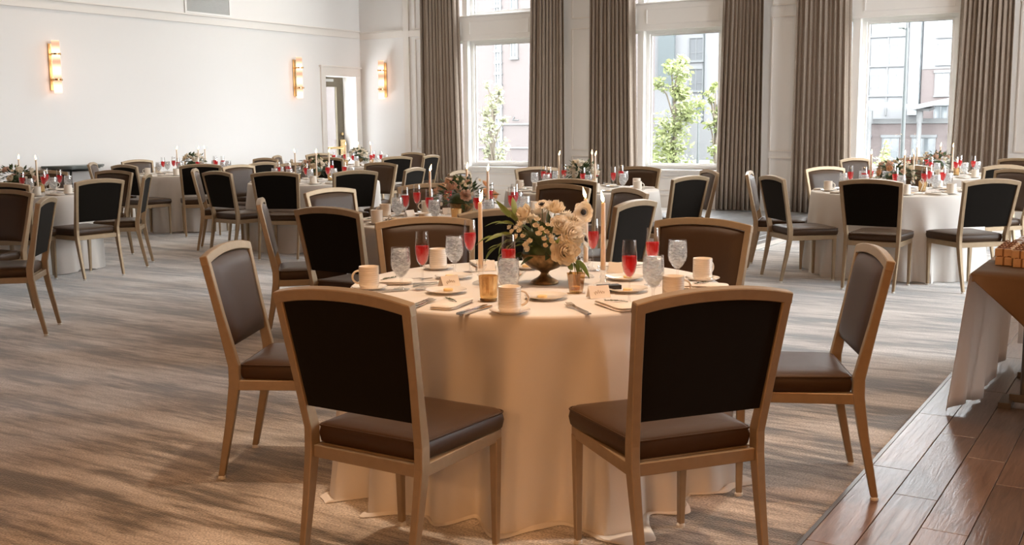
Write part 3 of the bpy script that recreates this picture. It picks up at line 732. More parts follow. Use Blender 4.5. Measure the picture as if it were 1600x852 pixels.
def napkin_me_():
    mb = MB()
    for k in range(2):
        z0 = .001 + k * .0085; dx = .003 * (k % 2)
        def fn(u, v, z0=z0, dx=dx):
            a = 2 * math.pi * u; cx_ = abs(math.cos(a)) ** .35 * (1 if math.cos(a) > 0 else -1); sy_ = abs(math.sin(a)) ** .35 * (1 if math.sin(a) > 0 else -1)
            ins = [.05, .004, 0, .004, .05][int(v * 4 + .5)]; z = [0, .001, .004, .0075, .008][int(v * 4 + .5)]
            return ((.050 - ins) * cx_ + dx, (.105 - ins) * sy_, z0 + z + .002 * math.sin(2.2 * sy_ + k))
        mb.grid(fn, 32, 4)
    return mb.data('napkin', napkin_m, smooth=60)
napkin_d = napkin_me_()
def sprig():
    rnd = random.Random(4); mb = MB().tube([(0, -.04, 0), (.004, 0, .003), (0, .045, .002)], .0013, 5)
    for k in range(46):
        y = -.03 + .075 * k / 46; a = rnd.uniform(0, math.pi); l_ = rnd.uniform(.010, .017); dx, dz = math.cos(a) * l_, abs(math.sin(a)) * l_ * .5
        mb.add([(0, y, .002), (dx * .5 - .0012, y + .003, dz * .5 + .002), (dx, y + .009, dz + .001), (dx * .5 + .0012, y + .005, dz * .5 + .002)], [(0, 1, 2, 3)])
    return mb.data('rosemary_sprig', rosemary_m, fix=False)
sprig_d = sprig()
card_d = MB().add([(-.042, -.022, .001), (.042, -.022, .001), (.042, 0, .046), (-.042, 0, .046), (-.042, .022, .001), (.042, .022, .001), (-.042, -.0207, .001), (.042, -.0207, .001), (.042, 0, .0445), (-.042, 0, .0445), (-.042, .0207, .001), (.042, .0207, .001)], [(0, 1, 2, 3), (3, 2, 5, 4), (6, 9, 8, 7), (9, 10, 11, 8), (0, 6, 7, 1), (4, 5, 11, 10), (0, 3, 9, 6), (3, 4, 10, 9), (1, 7, 8, 2), (2, 8, 11, 5)]).data('place_card', paper_m)
scr = [(-.022 + .0028 * k, -.0115 - .0026 * math.sin(1.9 * k) * (1.7 if k in (1, 6) else 1)) for k in range(16)]
script_d = MB().tube([(x, y - .0008, .001 + (y + .022) / .022 * .045) for x, y in scr], .0006, 4).data('handwriting', ink_m)
def cup_proto():
    t_ = ob('coffee_cup', None); ob('cup_body', mug_me, t_); ob('handle', handle_me, t_); return t_
def flute_proto():
    t_ = ob('champagne_flute', None); ob('glass', flute_me, t_); dr = ob('drink', drink_me, t_); dr['label'] = 'red sparkling drink'; ob('berry', berry_me, dr, (.006, -.004, .172)); return t_
def water_proto():
    t_ = ob('water_goblet', None); ob('glass', wglass_me, t_); ob('iced_water', wat_me, t_); return t_
def plate_proto():
    t_ = ob('side_plate', None); ob('plate', bplate_me, t_); ob('butter', butter_me, t_, (.015, .01, .006)); return t_
def card_proto():
    t_ = ob('place_card', None); ob('card', card_d, t_); ob('handwriting', script_d, t_); return t_
cupP, fluteP, waterP, plateP, cardP = Proto(cup_proto()), Proto(flute_proto()), Proto(water_proto()), Proto(plate_proto()), Proto(card_proto())
class MeshP:
    def __init__(s, name, me): s.name = name; s.me = me
    def put(s, loc, rz, label, cat, group=None): return tag(ob(s.name, s.me, None, loc, (0, 0, rz)), label, cat, group)
saucerP, forkP, knifeP, spoonP, napkinP, sprigP = MeshP('saucer', saucer_me), MeshP('fork', fork_d), MeshP('table_knife', knife_d), MeshP('spoon', spoon_d), MeshP('napkin', napkin_d), MeshP('rosemary_sprig', sprig_d)

# candle in glass holder, votives, table number
holder_me = MB().lathe([(0, 0), (.036, 0), (.038, .004), (.030, .012), (.014, .018), (.011, .030), (.017, .038), (.010, .046), (.010, .056), (.021, .066), (.024, .082), (.022, .083), (.013, .070), (.0105, .066), (0, .066)], 20).data('holder', glass_m, smooth=35)
candle_me = MB().lathe([(0, 0), (.0108, 0), (.0085, .268), (.0075, .272), (.002, .270), (0, .270)], 16).data('candle', wax_m, smooth=60)
wick_me = MB().tube([(0, 0, 0), (.0006, 0, .008)], .0009, 5).data('wick', anem_c)
flame_me = MB().lathe([(0, 0), (.0042, .006), (.0058, .013), (.0045, .024), (.002, .035), (0, .044)], 10).data('flame', emit('candle_flame', (1, .60, .24), 14.), smooth=60)
def candle_proto():
    t_ = ob('taper_candle', None); ob('holder', holder_me, t_)['label'] = 'clear glass candle holder'
    c_ = ob('candle', candle_me, t_, (0, 0, .0665)); ob('wick', wick_me, c_, (0, 0, .270)); ob('flame', flame_me, c_, (0, 0, .274), (R(6), R(14), 0), (1.2, 1.2, 1.15)); return t_
candleP = Proto(candle_proto())
vot_me = MB().lathe([(0, .0), (.029, 0), (.031, .006), (.032, .03), (.036, .085), (.0335, .085), (.0295, .03), (.027, .012), (0, .012)], 40, wob=lambda a: 1 + .035 * math.cos(14 * a)).data('gold_votive', gglass_m, smooth=50)
amb_me = MB().lathe([(0, 0), (.026, 0), (.028, .006), (.038, .078), (.0355, .078), (.026, .014), (0, .012)], 8).data('amber_votive', aglass_m, smooth=20)
foot_me = MB().lathe([(0, 0), (.03, 0), (.033, .006), (.030, .010), (0, .011)], 24).data('votive_foot', brass_m, smooth=40)
tea_me = MB().lathe([(0, .0125), (.019, .0125), (.019, .026), (0, .024)], 14).data('tealight', wax_m, smooth=40)
cry_me = MB().lathe([(0, 0), (.030, 0), (.031, .005), (.012, .016), (.014, .030), (.024, .042), (.043, .062), (.046, .068), (.042, .067), (.020, .046), (0, .042)], 10).data('crystal_cup', glass_m, smooth=15)
cryw_me = MB().lathe([(0, .043), (.019, .0465), (.030, .056), (0, .057)], 12).data('cup_tealight', wax_m, smooth=40)
def votive_proto(kind):
    if kind == 'gold': t_ = ob('gold_votive', None); ob('glass', vot_me, t_, (0, 0, .011)); ob('foot', foot_me, t_); ob('tealight', tea_me, t_, (0, 0, .011))
    elif kind == 'amber': t_ = ob('amber_votive', None); ob('glass', amb_me, t_); ob('tealight', tea_me, t_)
    else: t_ = ob('crystal_cup', None); ob('glass', cry_me, t_); ob('tealight', cryw_me, t_)
    return t_
goldP, amberP, cryP = Proto(votive_proto('gold')), Proto(votive_proto('amber')), Proto(votive_proto('crystal'))

# ------------------------------------------------------------------ flowers
def petal_grid(mb, r, o_, az, width, lift, curl, seed):
    rnd = random.Random(seed); j1, j2 = rnd.uniform(.9, 1.1), rnd.uniform(-.06, .06)
    def fn(u, v):
        s_ = 2 * u - 1
        rho = r * (.12 + .95 * o_) * math.sin(v * math.pi / 2) ** .9 * j1
        z = r * (lift * (1 - .62 * o_)) * (1 - math.cos(v * math.pi / 2)) ** .9 + (-curl * r * max(0, v - .75) * 1.6) + .05 * r * math.sin(5 * s_ + seed) * v * v
        w = width * math.sin(math.pi * min(1, .18 + v * .68)) ** .8
        a = az + s_ * w + j2
        dip = 1 - .12 * s_ * s_ * v
        return (rho * math.cos(a) * dip, rho * math.sin(a) * dip, z * (1 - .18 * s_ * s_))
    mb.grid(fn, 5, 5)
def rose_data(name, r, layers, mat, seed, lift=1.15):
    mb = MB(); k = 0; rnd = random.Random(seed)
    for li, (cnt, o_, wd, curl) in enumerate(layers):
        for q in range(cnt):
            petal_grid(mb, r, o_, 2 * math.pi * (q + .5 * (li % 2)) / cnt + rnd.uniform(-.12, .12), wd, lift, curl, seed * 31 + k); k += 1
    return mb.data(name, mat, smooth=180, fix=False)
RL = [(3, .05, 1.3, 0), (3, .18, 1.15, 0), (4, .36, .95, .05), (5, .58, .8, .12), (6, .82, .66, .2)]
PEO = [(4, .06, 1.2, 0), (5, .2, .9, .0), (6, .38, .75, .05), (7, .58, .62, .1), (8, .78, .55, .15), (9, 1., .48, .3)]
ROSE = {c_: rose_data('rose', .032, RL, m_, s_) for c_, m_, s_ in (('white', white_f, 5), ('cream', cream_f, 6), ('peach', peach_f, 7), ('blush', blush_f, 8))}
PEONY = {c_: rose_data('peony', .046, PEO, m_, s_, 1.0) for c_, m_, s_ in (('white', white_f, 15), ('cream', cream_f, 16), ('blush', blush_f, 17))}
BUD = {c_: rose_data('spray_bud', .0135, [(3, .1, 1.3, 0), (4, .4, .95, 0), (5, .75, .75, .1)], m_, s_) for c_, m_, s_ in (('white', white_f, 25), ('cream', cream_f, 26), ('peach', peach_f, 27))}
ANEM = rose_data('anemone', .045, [(6, .86, .62, .1), (6, 1.0, .6, .18)], white_f, 35, .62)
ANC = MB().lathe([(0, .004), (.010, .006), (.0125, .010), (.010, .016), (0, .019)], 12).data('anemone_centre', anem_c, smooth=60)
mb = MB()
for k in range(18):
    a = 2 * math.pi * k / 18; mb.tube([(.010 * math.cos(a), .010 * math.sin(a), .008), (.019 * math.cos(a), .019 * math.sin(a), .016)], [.0006, .0014], 4)
ANS = mb.data('anemone_stamens', anem_c)
def leaf_data(L, w, mat, bend=.25):
    def fn(u, v):
        s_ = 2 * u - 1; ww = w * math.sin(math.pi * min(1, .06 + v * .94)) ** .75 * (1 - .35 * v)
        return (s_ * ww, L * v, .18 * abs(s_) * ww * 2 - bend * L * v * v)
    return MB().grid(fn, 2, 6).data('leaf', mat, smooth=180, fix=False)
LEAF = [leaf_data(.07, .013, leaf_m), leaf_data(.055, .016, leaf_m, .4), leaf_data(.085, .014, leafl_m, .45), leaf_data(.05, .009, leafl_m, .2)]
vase_me = MB().lathe([(0, 0), (.056, 0), (.058, .004), (.055, .012), (.030, .026), (.018, .038), (.016, .046), (.024, .054), (.060, .068), (.086, .088), (.094, .110), (.096, .128), (.093, .129), (.090, .112), (.080, .092), (.05, .074), (0, .068)], 40, wob=lambda a: 1 + .012 * math.cos(16 * a)).data('compote_vase', brass_m, smooth=60)
moss_me = MB().lathe([(0, .19), (.05, .18), (.085, .15), (.09, .12), (0, .10)], 16, wob=lambda a: 1 + .1 * math.sin(5 * a)).data('foliage_base', leaf_m, smooth=60)
def orient(d):  # euler turning +Z to d
    return Vector((0, 0, 1)).rotation_difference(Vector(d).normalized()).to_euler()
def lorient(d, roll=0):  # +Y to d
    q = Vector((0, 1, 0)).rotation_difference(Vector(d).normalized()); return (q.to_matrix().to_4x4() @ Matrix.Rotation(roll, 4, 'Y')).to_euler()
CEN = Vector((0, 0, .12))
def flower(t_, name, me, p, face=None, sc=1., sub=None):
    p = Vector(p); d_ = Vector(face) if face else (p - CEN)
    o = ob(name, me, t_, p, orient(d_), (sc, sc, sc))
    if sub:
        for nm, me2 in sub: ob(nm, me2, o)
    return o
def stem(t_, p, q=None):
    p = Vector(p); q = Vector(q or (p.x * .25, p.y * .25, .13)); mid = (p + q) / 2 + Vector((0, 0, .02))
    ob('stem', MB().tube([q, mid, p], .0022, 5).data('stem', stem_m, smooth=60), t_)
def hero_arrangement(loc):
    t_ = thing('flower_arrangement', 'white and cream flowers with an anemone in an antique gold footed bowl', 'flowers', loc, yaw)
    ob('bowl', vase_me, t_)['label'] = 'antique gold footed bowl'
    ob('foliage_base', moss_me, t_)
    rnd = random.Random(77)
    # blooms: local x = across, -y = towards the near chairs
    for p, c_, s_, f_ in (((-.075, -.02, .285), 'cream', 1.45, (-.6, -.6, .6)), ((.045, -.01, .30), 'cream', 1.5, (.1, -.5, .9)), ((.02, .06, .30), 'white', 1.2, None), ((-.02, .03, .285), 'white', 1.1, None), ((.085, .04, .26), 'white', 1.3, None), ((.11, -.015, .255), 'white', 1.25, (.6, -.6, .5)), ((-.05, .08, .25), 'cream', 1.2, None), ((-.09, .05, .23), 'white', 1., None)):
        flower(t_, 'rose', ROSE[c_], p, f_, s_)
        stem(t_, p)
    for p, c_, s_, f_ in (((.105, -.06, .205), 'white', 1.25, (.55, -.8, .25)), ((.075, -.085, .145), 'cream', 1.3, (.35, -.9, .1)), ((.13, -.02, .24), 'white', 1.0, (.8, -.5, .4)), ((.06, -.055, .245), 'white', .95, (.1, -.9, .5)), ((.115, .06, .20), 'white', 1.1, None)):
        flower(t_, 'peony', PEONY[c_], p, f_, s_)
    for p, f_, s_ in (((.155, -.02, .295), (.35, -.85, .15), 1.0), ((.16, -.04, .185), (.9, -.4, .3), .75), ((-.01, -.02, .325), (-.2, -.5, .9), .7)):
        a_ = flower(t_, 'anemone', ANEM, p, f_, s_, (('centre', ANC), ('stamens', ANS))); stem(t_, p)
    buds = [(-.115, -.05, .235), (-.095, -.06, .250), (-.13, -.045, .220), (-.10, -.07, .225), (-.085, -.075, .205), (-.115, -.065, .20), (-.035, -.085, .245), (-.015, -.09, .232), (-.025, -.1, .215), (.005, -.1, .222), (.02, -.098, .205), (-.005, -.105, .195), (.0, -.11, .17), (.025, -.105, .185), (-.06, -.095, .185), (-.075, -.085, .17), (-.07, -.095, .155), (.04, -.1, .168), (-.14, -.03, .235), (-.03, -.085, .27), (.01, -.095, .25)]
    for p in buds:
        flower(t_, 'spray_bud', BUD['cream' if rnd.random() < .6 else 'white'], p, None, rnd.uniform(.9, 1.35))
    for k in range(95):
        a = rnd.uniform(0, 2 * math.pi); el = rnd.uniform(-.25, 1.15); r_ = rnd.uniform(.065, .105)
        d_ = Vector((math.cos(a) * math.cos(el), math.sin(a) * math.cos(el), math.sin(el)))
        p = CEN + Vector((d_.x * r_, d_.y * r_, d_.z * r_ * 1.1 + .02))
        ob('leaf', LEAF[rnd.choice((0, 0, 1, 1, 1, 3))], t_, p, lorient(d_ + Vector((rnd.uniform(-.5, .5), rnd.uniform(-.5, .5), rnd.uniform(-.3, .3))), rnd.uniform(-.8, .8)), (1, rnd.uniform(.8, 1.1), 1))
    for base, tips in (((-.10, -.03, .19), [(-.22, -.05, .20), (-.205, -.07, .165), (-.215, -.03, .145), (-.19, -.08, .12), (-.17, -.06, .21), (-.175, -.02, .105)]), ((-.09, -.04, .22), [(-.15, -.05, .29), (-.165, -.05, .26), (-.13, -.06, .30)]), ((.11, -.03, .13), [(.135, -.08, .06), (.155, -.03, .05), (.125, -.09, .03), (.10, -.10, .05)])):
        for q in tips:
            mid = (Vector(base) + Vector(q)) / 2 + Vector((0, 0, .01))
            ob('stem', MB().tube([base, mid, q], .0015, 5).data('stem', stem_m), t_)
            for k in range(2):
                p = mid.lerp(Vector(q), k * .75)
                ob('leaf', LEAF[2 if rnd.random() < .7 else 3], t_, p, lorient((Vector(q) - Vector(base)) + Vector((rnd.uniform(-.05, .05), rnd.uniform(-.05, .05), -.01)), rnd.uniform(-.6, .6)))
    return t_
def arrangement(loc, rz, label, pal, seed, n_rose=15, wide=1.):
    rnd = random.Random(seed)
    t_ = thing('flower_arrangement', label, 'flowers', loc, rz, 'table centrepieces')
    ob('bowl', vase_me, t_, (0, 0, 0), (0, 0, 0), (.9, .9, .9)); ob('foliage_base', moss_me, t_)
    mb = MB()
    for k in range(150):
        a = rnd.uniform(0, 2 * math.pi); el = rnd.uniform(-.35, 1.2); r_ = rnd.uniform(.07, .15)
        d_ = Vector((math.cos(a) * math.cos(el) * wide, math.sin(a) * math.cos(el), math.sin(el)))
        p = CEN + Vector((d_.x * r_, d_.y * r_, d_.z * r_ + .02)); dd = (d_ + Vector((rnd.uniform(-.5, .5), rnd.uniform(-.5, .5), rnd.uniform(-.4, .3)))).normalized()
        sd = dd.cross(Vector((rnd.uniform(-.3, .3), rnd.uniform(-.3, .3), 1))).normalized(); L = rnd.uniform(.05, .085); w_ = L * .2
        mb.add([p, p + dd * L * .4 + sd * w_, p + dd * L - Vector((0, 0, L * .2)), p + dd * L * .4 - sd * w_], [(0, 1, 2, 3)])
    fo = ob('foliage', mb.data('foliage', leaf_m, fix=False), t_); fo['kind'] = 'stuff'
    for k in range(n_rose):
        a = 2.4 * k + rnd.uniform(-.3, .3); el = .15 + 1.1 * (k / n_rose) + rnd.uniform(-.15, .15); r_ = rnd.uniform(.12, .15)
        d_ = Vector((math.cos(a) * math.cos(el) * wide, math.sin(a) * math.cos(el), math.sin(el)))
        p = CEN + d_ * r_ + Vector((0, 0, .01)); c_ = rnd.choice(pal)
        if rnd.random() < .35 and c_ in PEONY: flower(t_, 'peony', PEONY[c_], p, None, rnd.uniform(.75, 1.05))
        else: flower(t_, 'rose', ROSE[c_], p, None, rnd.uniform(.9, 1.35))
    for k in range(9):
        a = rnd.uniform(0, 6.28); el = rnd.uniform(0, 1.2); d_ = Vector((math.cos(a) * math.cos(el) * wide, math.sin(a) * math.cos(el), math.sin(el)))
        flower(t_, 'spray_bud', BUD[rnd.choice(('white', 'cream'))], CEN + d_ * .175, None, 1.3)
    return t_

# ------------------------------------------------------------------ place settings
Z = TZ + .001
def setting(key, az, rnd, cards=True, full=True):
    x, y, desc = TABLES[key]; a = R(az); o_ = Vector((math.cos(a), math.sin(a), 0)); t_ = Vector((-math.sin(a), math.cos(a), 0))
    def P(r_, tt, z=Z): q = Vector((x, y, 0)) + o_ * r_ + t_ * tt; return (q.x, q.y, z)
    J = lambda s_: rnd.uniform(-s_, s_)
    dr = a + math.pi / 2          # local +Y points to the table centre
    napkinP.put(P(.635, J(.01)), dr + J(.15), 'folded ivory napkin laid on the ' + desc, 'napkin', 'napkins on the ' + desc)
    sprigP.put(P(.635, .0, Z + .0205), dr + .5 + J(.5), 'rosemary sprig lying on a napkin on the ' + desc, 'sprig', 'sprigs on the ' + desc)
    if full:
        for k in (0, 1): forkP.put(P(.64, -.075 - .028 * k), dr + J(.05), 'steel fork left of a napkin on the ' + desc, 'fork', 'forks on the ' + desc)
        knifeP.put(P(.64, .072), dr + J(.05), 'steel knife right of a napkin on the ' + desc, 'knife', 'knives on the ' + desc)
    mp_ = P(.60, .165 + J(.01)); saucerP.put(mp_, 0, 'white saucer under a ribbed cup on the ' + desc, 'saucer', 'saucers on the ' + desc)
    cupP.put((mp_[0], mp_[1], Z + .0058), rnd.uniform(0, 6.28), 'cream ribbed coffee cup on the ' + desc, 'cup', 'coffee cups on the ' + desc)
    plateP.put(P(.475, -.115 + J(.01)), rnd.uniform(0, 6), 'small white side plate with butter on the ' + desc, 'plate', 'side plates on the ' + desc)
    waterP.put(P(.455 + J(.01), .105 + J(.01)), 0, 'water goblet full of ice on the ' + desc, 'glass', 'water goblets on the ' + desc)
    fluteP.put(P(.40 + J(.01), .035 + J(.01)), rnd.uniform(0, 6), 'champagne flute of red drink on the ' + desc, 'glass', 'red drink flutes on the ' + desc)
    if cards: cardP.put(P(.50, .012), dr, 'cream tent place card on the ' + desc, 'place card', 'place cards on the ' + desc)
def centre_extras(key, rot, rnd):
    x, y, desc = TABLES[key]
    for k in range(3):
        a = rot + k * 2.094; candleP.put((x + .23 * math.cos(a), y + .23 * math.sin(a), Z), rnd.uniform(0, 6), 'lit ivory taper candle in a glass holder on the ' + desc, 'candle', 'taper candles on the ' + desc)
    for k in range(2):
        a = rot + 1.05 + k * 3.14; goldP.put((x + .24 * math.cos(a), y + .24 * math.sin(a), Z), 0, 'gold ribbed glass votive on the ' + desc, 'votive', 'gold votives on the ' + desc)
    a = rot + 1.05 + 2.0; cryP.put((x + .25 * math.cos(a), y + .25 * math.sin(a), Z), 0, 'cut crystal candle cup on the ' + desc, 'votive', 'crystal cups on the ' + desc)

# ---- table one: the anemone table
T1 = (-2.24, 3.78)
LEGS1 = []
for cx_, cy_, od in ((-1.36, 3.10, -37), (-2.08, 2.68, -90), (-1.24, 4.08, 26), (-3.07, 3.25, 207), (-2.03, 4.76, 87), (-3.11, 4.28, 136)):
    for sx in (-1, 1):
        o_ = Vector((math.cos(R(od)), math.sin(R(od)))); q = Vector((cx_, cy_)) - o_ * .222 + Vector((-o_.y, o_.x)) * .2 * sx - Vector(T1)
        LEGS1.append((math.atan2(q.y, q.x), max(.775, q.length - .028)))
table('t1', *T1, 'table with the anemone centrepiece', cloth_mesh(5, 360, 22, .085, LEGS1), R(0))
D1 = 'anemone table'
G1 = 'chairs at the anemone table'
chair(-1.36, 3.10, -37, 'banquet chair with dark rear panel behind the amber votive at the anemone table', G1)
chair(-2.08, 2.68, -90, 'banquet chair with dark rear panel behind the gold votive at the anemone table', G1)
chair(-1.24, 4.08, 26, 'banquet chair at the anemone table with one rear foot on the planks', G1)
chair(-3.07, 3.25, 207, 'banquet chair at the anemone table standing farthest from the planks', G1)
chair(-2.03, 4.76, 87, 'banquet chair across the anemone table, padded front towards two red flutes', G1)
chair(-3.11, 4.28, 136, 'banquet chair facing the anemones, its back to the peach rose table', G1)
hero_arrangement((-2.20, 3.79, Z))
def at1(P_, x, y, rz, lb, cat, grp, z=Z): return P_.put((x, y, z), rz, lb, cat, grp)
# cups on saucers
for (x, y, h, lb) in ((-2.736, 3.307, yaw + R(190), 'beside a rosemary napkin'), (-2.85, 3.94, R(100), 'behind a red flute'), (-1.956, 3.125, yaw + R(5), 'in front of the gold votive'), (-1.66, 4.172, R(70), 'beside a full ice goblet'), (-1.56, 3.635, yaw + R(8), 'behind the napkin by the amber votive'), (-2.40, 4.36, R(100), 'beyond the flower bowl')):
    saucerP.put((x, y, Z), 0, 'white saucer under the cup %s on the anemone table' % lb, 'saucer', 'saucers on the anemone table')
    cupP.put((x, y, Z + .0058), h, 'cream ribbed coffee cup %s on the anemone table' % lb, 'cup', 'coffee cups on the anemone table')
for x, y, lb in ((-2.545, 3.411, 'next to the spoons'), (-2.66, 3.921, 'behind the lit taper'), (-2.175, 3.47, 'behind the gold votive'), (-1.675, 3.50, 'next to the handwritten card'), (-1.79, 3.955, 'beside the dark padded chair'), (-2.20, 4.22, 'beyond the flower bowl')):
    fluteP.put((x, y, Z), random.uniform(0, 6), 'champagne flute of red drink %s on the anemone table' % lb, 'glass', 'red drink flutes on the anemone table')
for x, y, lb in ((-2.622, 3.369, 'next to the rosemary napkin'), (-2.685, 3.835, 'by the tent card'), (-2.06, 3.285, 'in front of a red flute'), (-1.625, 3.60, 'next to a red flute'), (-1.755, 4.13, 'beside a cream cup'), (-2.30, 4.30, 'beyond the flower bowl')):
    waterP.put((x, y, Z), 0, 'water goblet full of ice %s on the anemone table' % lb, 'glass', 'water goblets on the anemone table')
for x, y, lb in ((-2.415, 3.388, 'between spoons and gold votive'), (-2.62, 3.735, 'behind the tent card'), (-2.001, 3.456, 'before the gold bowl'), (-1.81, 3.76, 'behind the place card'), (-1.96, 4.05, 'near a red flute'), (-2.50, 4.15, 'beyond the flower bowl')):
    plateP.put((x, y, Z), random.uniform(0, 6), 'small white side plate with butter %s' % lb, 'plate', 'side plates on the anemone table')
for x, y, rz, lb in ((-2.225, 3.155, R(10), 'beside the gold votive'), (-1.685, 3.42, R(55), 'beside the amber votive'), (-2.77, 3.47, R(-60), 'next to the spoons'), (-1.585, 3.98, R(110), 'by the chair with a foot on the planks'), (-2.12, 4.40, R(170), 'beyond the flower bowl'), (-2.74, 4.15, R(-135), 'next to the peach rose table')):
    napkinP.put((x, y, Z), rz, 'folded ivory napkin %s on the anemone table' % lb, 'napkin', 'napkins on the anemone table')
    sprigP.put((x, y, Z + .0205), rz + .9, 'rosemary sprig on the napkin %s' % lb, 'sprig', 'sprigs on the anemone table')
for x, y, rz, lb in ((-2.35, 3.12, R(8), 'beside the gold votive'), (-2.32, 3.105, R(12), 'beside the gold votive'), (-1.79, 3.315, R(48), 'beside the amber votive'), (-1.77, 3.285, R(52), 'beside the amber votive'), (-2.76, 3.60, R(-60), 'next to the spoons'), (-1.63, 4.06, R(110), 'next to the planks')):
    forkP.put((x, y, Z), rz, 'steel dinner fork %s on the anemone table' % lb, 'fork', 'forks on the anemone table')
for x, y, rz, lb in ((-2.105, 3.115, R(5), 'beside the gold votive'), (-2.08, 3.105, R(3), 'beside the gold votive'), (-2.65, 3.28, R(-40), 'next to a cream cup')):
    knifeP.put((x, y, Z), rz, 'steel knife %s on the anemone table' % lb, 'knife', 'knives on the anemone table')
for x, y, rz in ((-2.575, 3.52, R(-35)), (-2.60, 3.56, R(-50))): spoonP.put((x, y, Z), rz, 'steel spoon beside a tent card on the anemone table', 'spoon', 'spoons on the anemone table')
for x, y, rz, lb in ((-2.50, 3.53, R(70), 'leaning shape by the spoons'), (-1.84, 3.575, yaw + R(20), 'with handwriting before the black stand'), (-2.63, 4.0, R(-130), 'near the peach rose table'), (-2.08, 4.22, R(175), 'beyond the flower bowl')):
    cardP.put((x, y, Z), rz, 'cream tent place card %s' % lb, 'place card', 'place cards on the anemone table')
for x, y, lb in ((-2.42, 3.645, 'left of the leaf sprays'), (-1.955, 3.84, 'on the black stand side'), (-2.13, 4.02, 'behind the anemones')):
    candleP.put((x, y, Z), random.uniform(0, 6), 'lit ivory taper candle %s of the anemone bowl' % lb, 'candle', 'taper candles on the anemone table')
goldP.put((-2.165, 3.31, Z), 0, 'gold ribbed glass votive beside a cream cup on the anemone table', 'votive')
amberP.put((-1.968, 3.633, Z), R(12), 'faceted amber glass votive before the anemone bowl', 'votive')
cryP.put((-2.245, 3.63, Z), 0, 'cut crystal candle cup left of the anemone bowl foot', 'votive')
ob_ = tag(ob('number_stand', MB().box(-.045, .045, -.022, .022, 0, .022).data('number_stand', dark_card, bevel=.002), None, (-1.885, 3.755, Z), (0, 0, yaw + R(15))), 'small black stand between place card and taper candle', 'stand')

# ---- the other tables
def full_table(key, x, y, desc, cloth, rot, chairs_, seed, arr=None, rzarr=0., full=False, extras=40, hidden=()):
    table(key, x, y, desc, cloth, rot)
    rnd = random.Random(seed); seats = list(hidden)
    for c_ in chairs_:
        if len(c_) == 2: cx_, cy_, od = x + 1.05 * math.cos(R(c_[0])), y + 1.05 * math.sin(R(c_[0])), c_[0]; lb = c_[1]
        else: cx_, cy_, od, lb = c_
        chair(cx_, cy_, od, ('banquet chair at the %s, %s' % (desc, lb)) if lb else 'champagne metal banquet chair drawn up to the ' + desc, 'chairs at the ' + desc)
        seats.append(math.degrees(math.atan2(cy_ - y, cx_ - x)))
    for az in seats: setting(key, az, rnd, cards=full, full=full)
    if arr: arrangement((x, y, Z), rzarr, arr[0], arr[1], seed, arr[2], arr[3])
    centre_extras(key, R(extras), rnd)
full_table('t2', -4.2, 6.1, 'peach rose table', cloths[0], .4,
           [(-4.25, 5.08, -92, 'dark back beside cream cups'), (-3.48, 5.32, -40, 'dark back behind the anemone taper'), (-3.16, 6.09, -3, 'dark back behind the anemones'), (-3.60, 6.92, 54, 'padded front below the white flowers'), (-4.18, 7.14, 82, 'back to back with another chair'),
            (-4.98, 6.88, 138, 'mostly hidden by red flutes'), (-5.25, 6.24, 175, 'pale sheen on its pad'), (-4.98, 5.38, 222, 'seen edge on beside open carpet')], 101,
           ('peach and cream roses with dark foliage in a gold bowl', ['peach', 'cream', 'peach', 'blush'], 13, 1.5), yaw, True, 235)
full_table('t3', -5.05, 9.45, 'white flower table', cloths[1], 1.1,
           [(-4.61, 8.46, -72, 'back to back with another chair'), (-4.02, 9.14, -15, 'dark back beside the plank floor'), (-4.26, 10.09, 40, 'on the plank floor near a curtain'), (-5.07, 10.50, 86, 'below the tree window'), (-5.85, 10.13, 141, 'below the brick window'), (190, 'hidden behind roses'), (238, 'hidden behind roses')], 102,
           ('white flowers with deep green leaves in a gold bowl', ['white', 'white', 'cream'], 16, 1.1), 0, False, 212)
full_table('t4', -2.25, 10.45, 'blush flower table', cloths[2], 2.0,
           [(-2.14, 9.39, -93, 'dark back square to the cloth'), (-1.49, 9.69, -45, 'next to the kraft boxes'), (-2.87, 9.58, -138, 'side on beside the pale threshold'), (-3.28, 10.22, -166, 'touching the pale threshold'), (-2.94, 11.24, 146, 'padded front before a curtain'), (-2.44, 11.48, 95, 'behind the acrylic table number'), (-1.53, 11.22, 51, 'pale padded front')], 103,
           ('blush and cream flowers with leaves in a gold bowl', ['blush', 'peach', 'cream', 'white'], 15, 1.25), yaw, False, 300, (5,))
full_table('t5', -9.95, 6.55, 'table nearest the black console', cloths[1], .2,
           [(-8.89, 6.51, -2, 'panel turned to open carpet'), (-9.02, 5.93, -60, 'dark back beside the flowers'), (-9.22, 7.18, 43, 'seen edge on'), (-10.10, 7.58, 100, 'padded front towards the cups'), (135, 'next to the white wall')], 104,
           ('cream flowers with trailing leaves in a gold bowl near the console', ['cream', 'white', 'blush'], 12, 1.35), yaw, False, 20, (185,))
full_table('t6', -11.75, 10.45, 'table before the long white wall', cloths[0], 2.6,
           [(-10.93, 9.79, -37, 'dark back behind its white flowers'), (-11.55, 9.42, -92, 'dark back by the edge-on chair'), (-12.55, 9.75, -138, 'pale front by the wall'), (175, 'between table and wall'), (-11.72, 11.51, 88, 'beyond the flowers'), (45, 'beside the exit side'), (0, 'facing the wall')], 105,
           ('small white flowers and leaves in a gold bowl by the white wall', ['white', 'cream', 'white'], 15, 1.0), 0, False, 215)
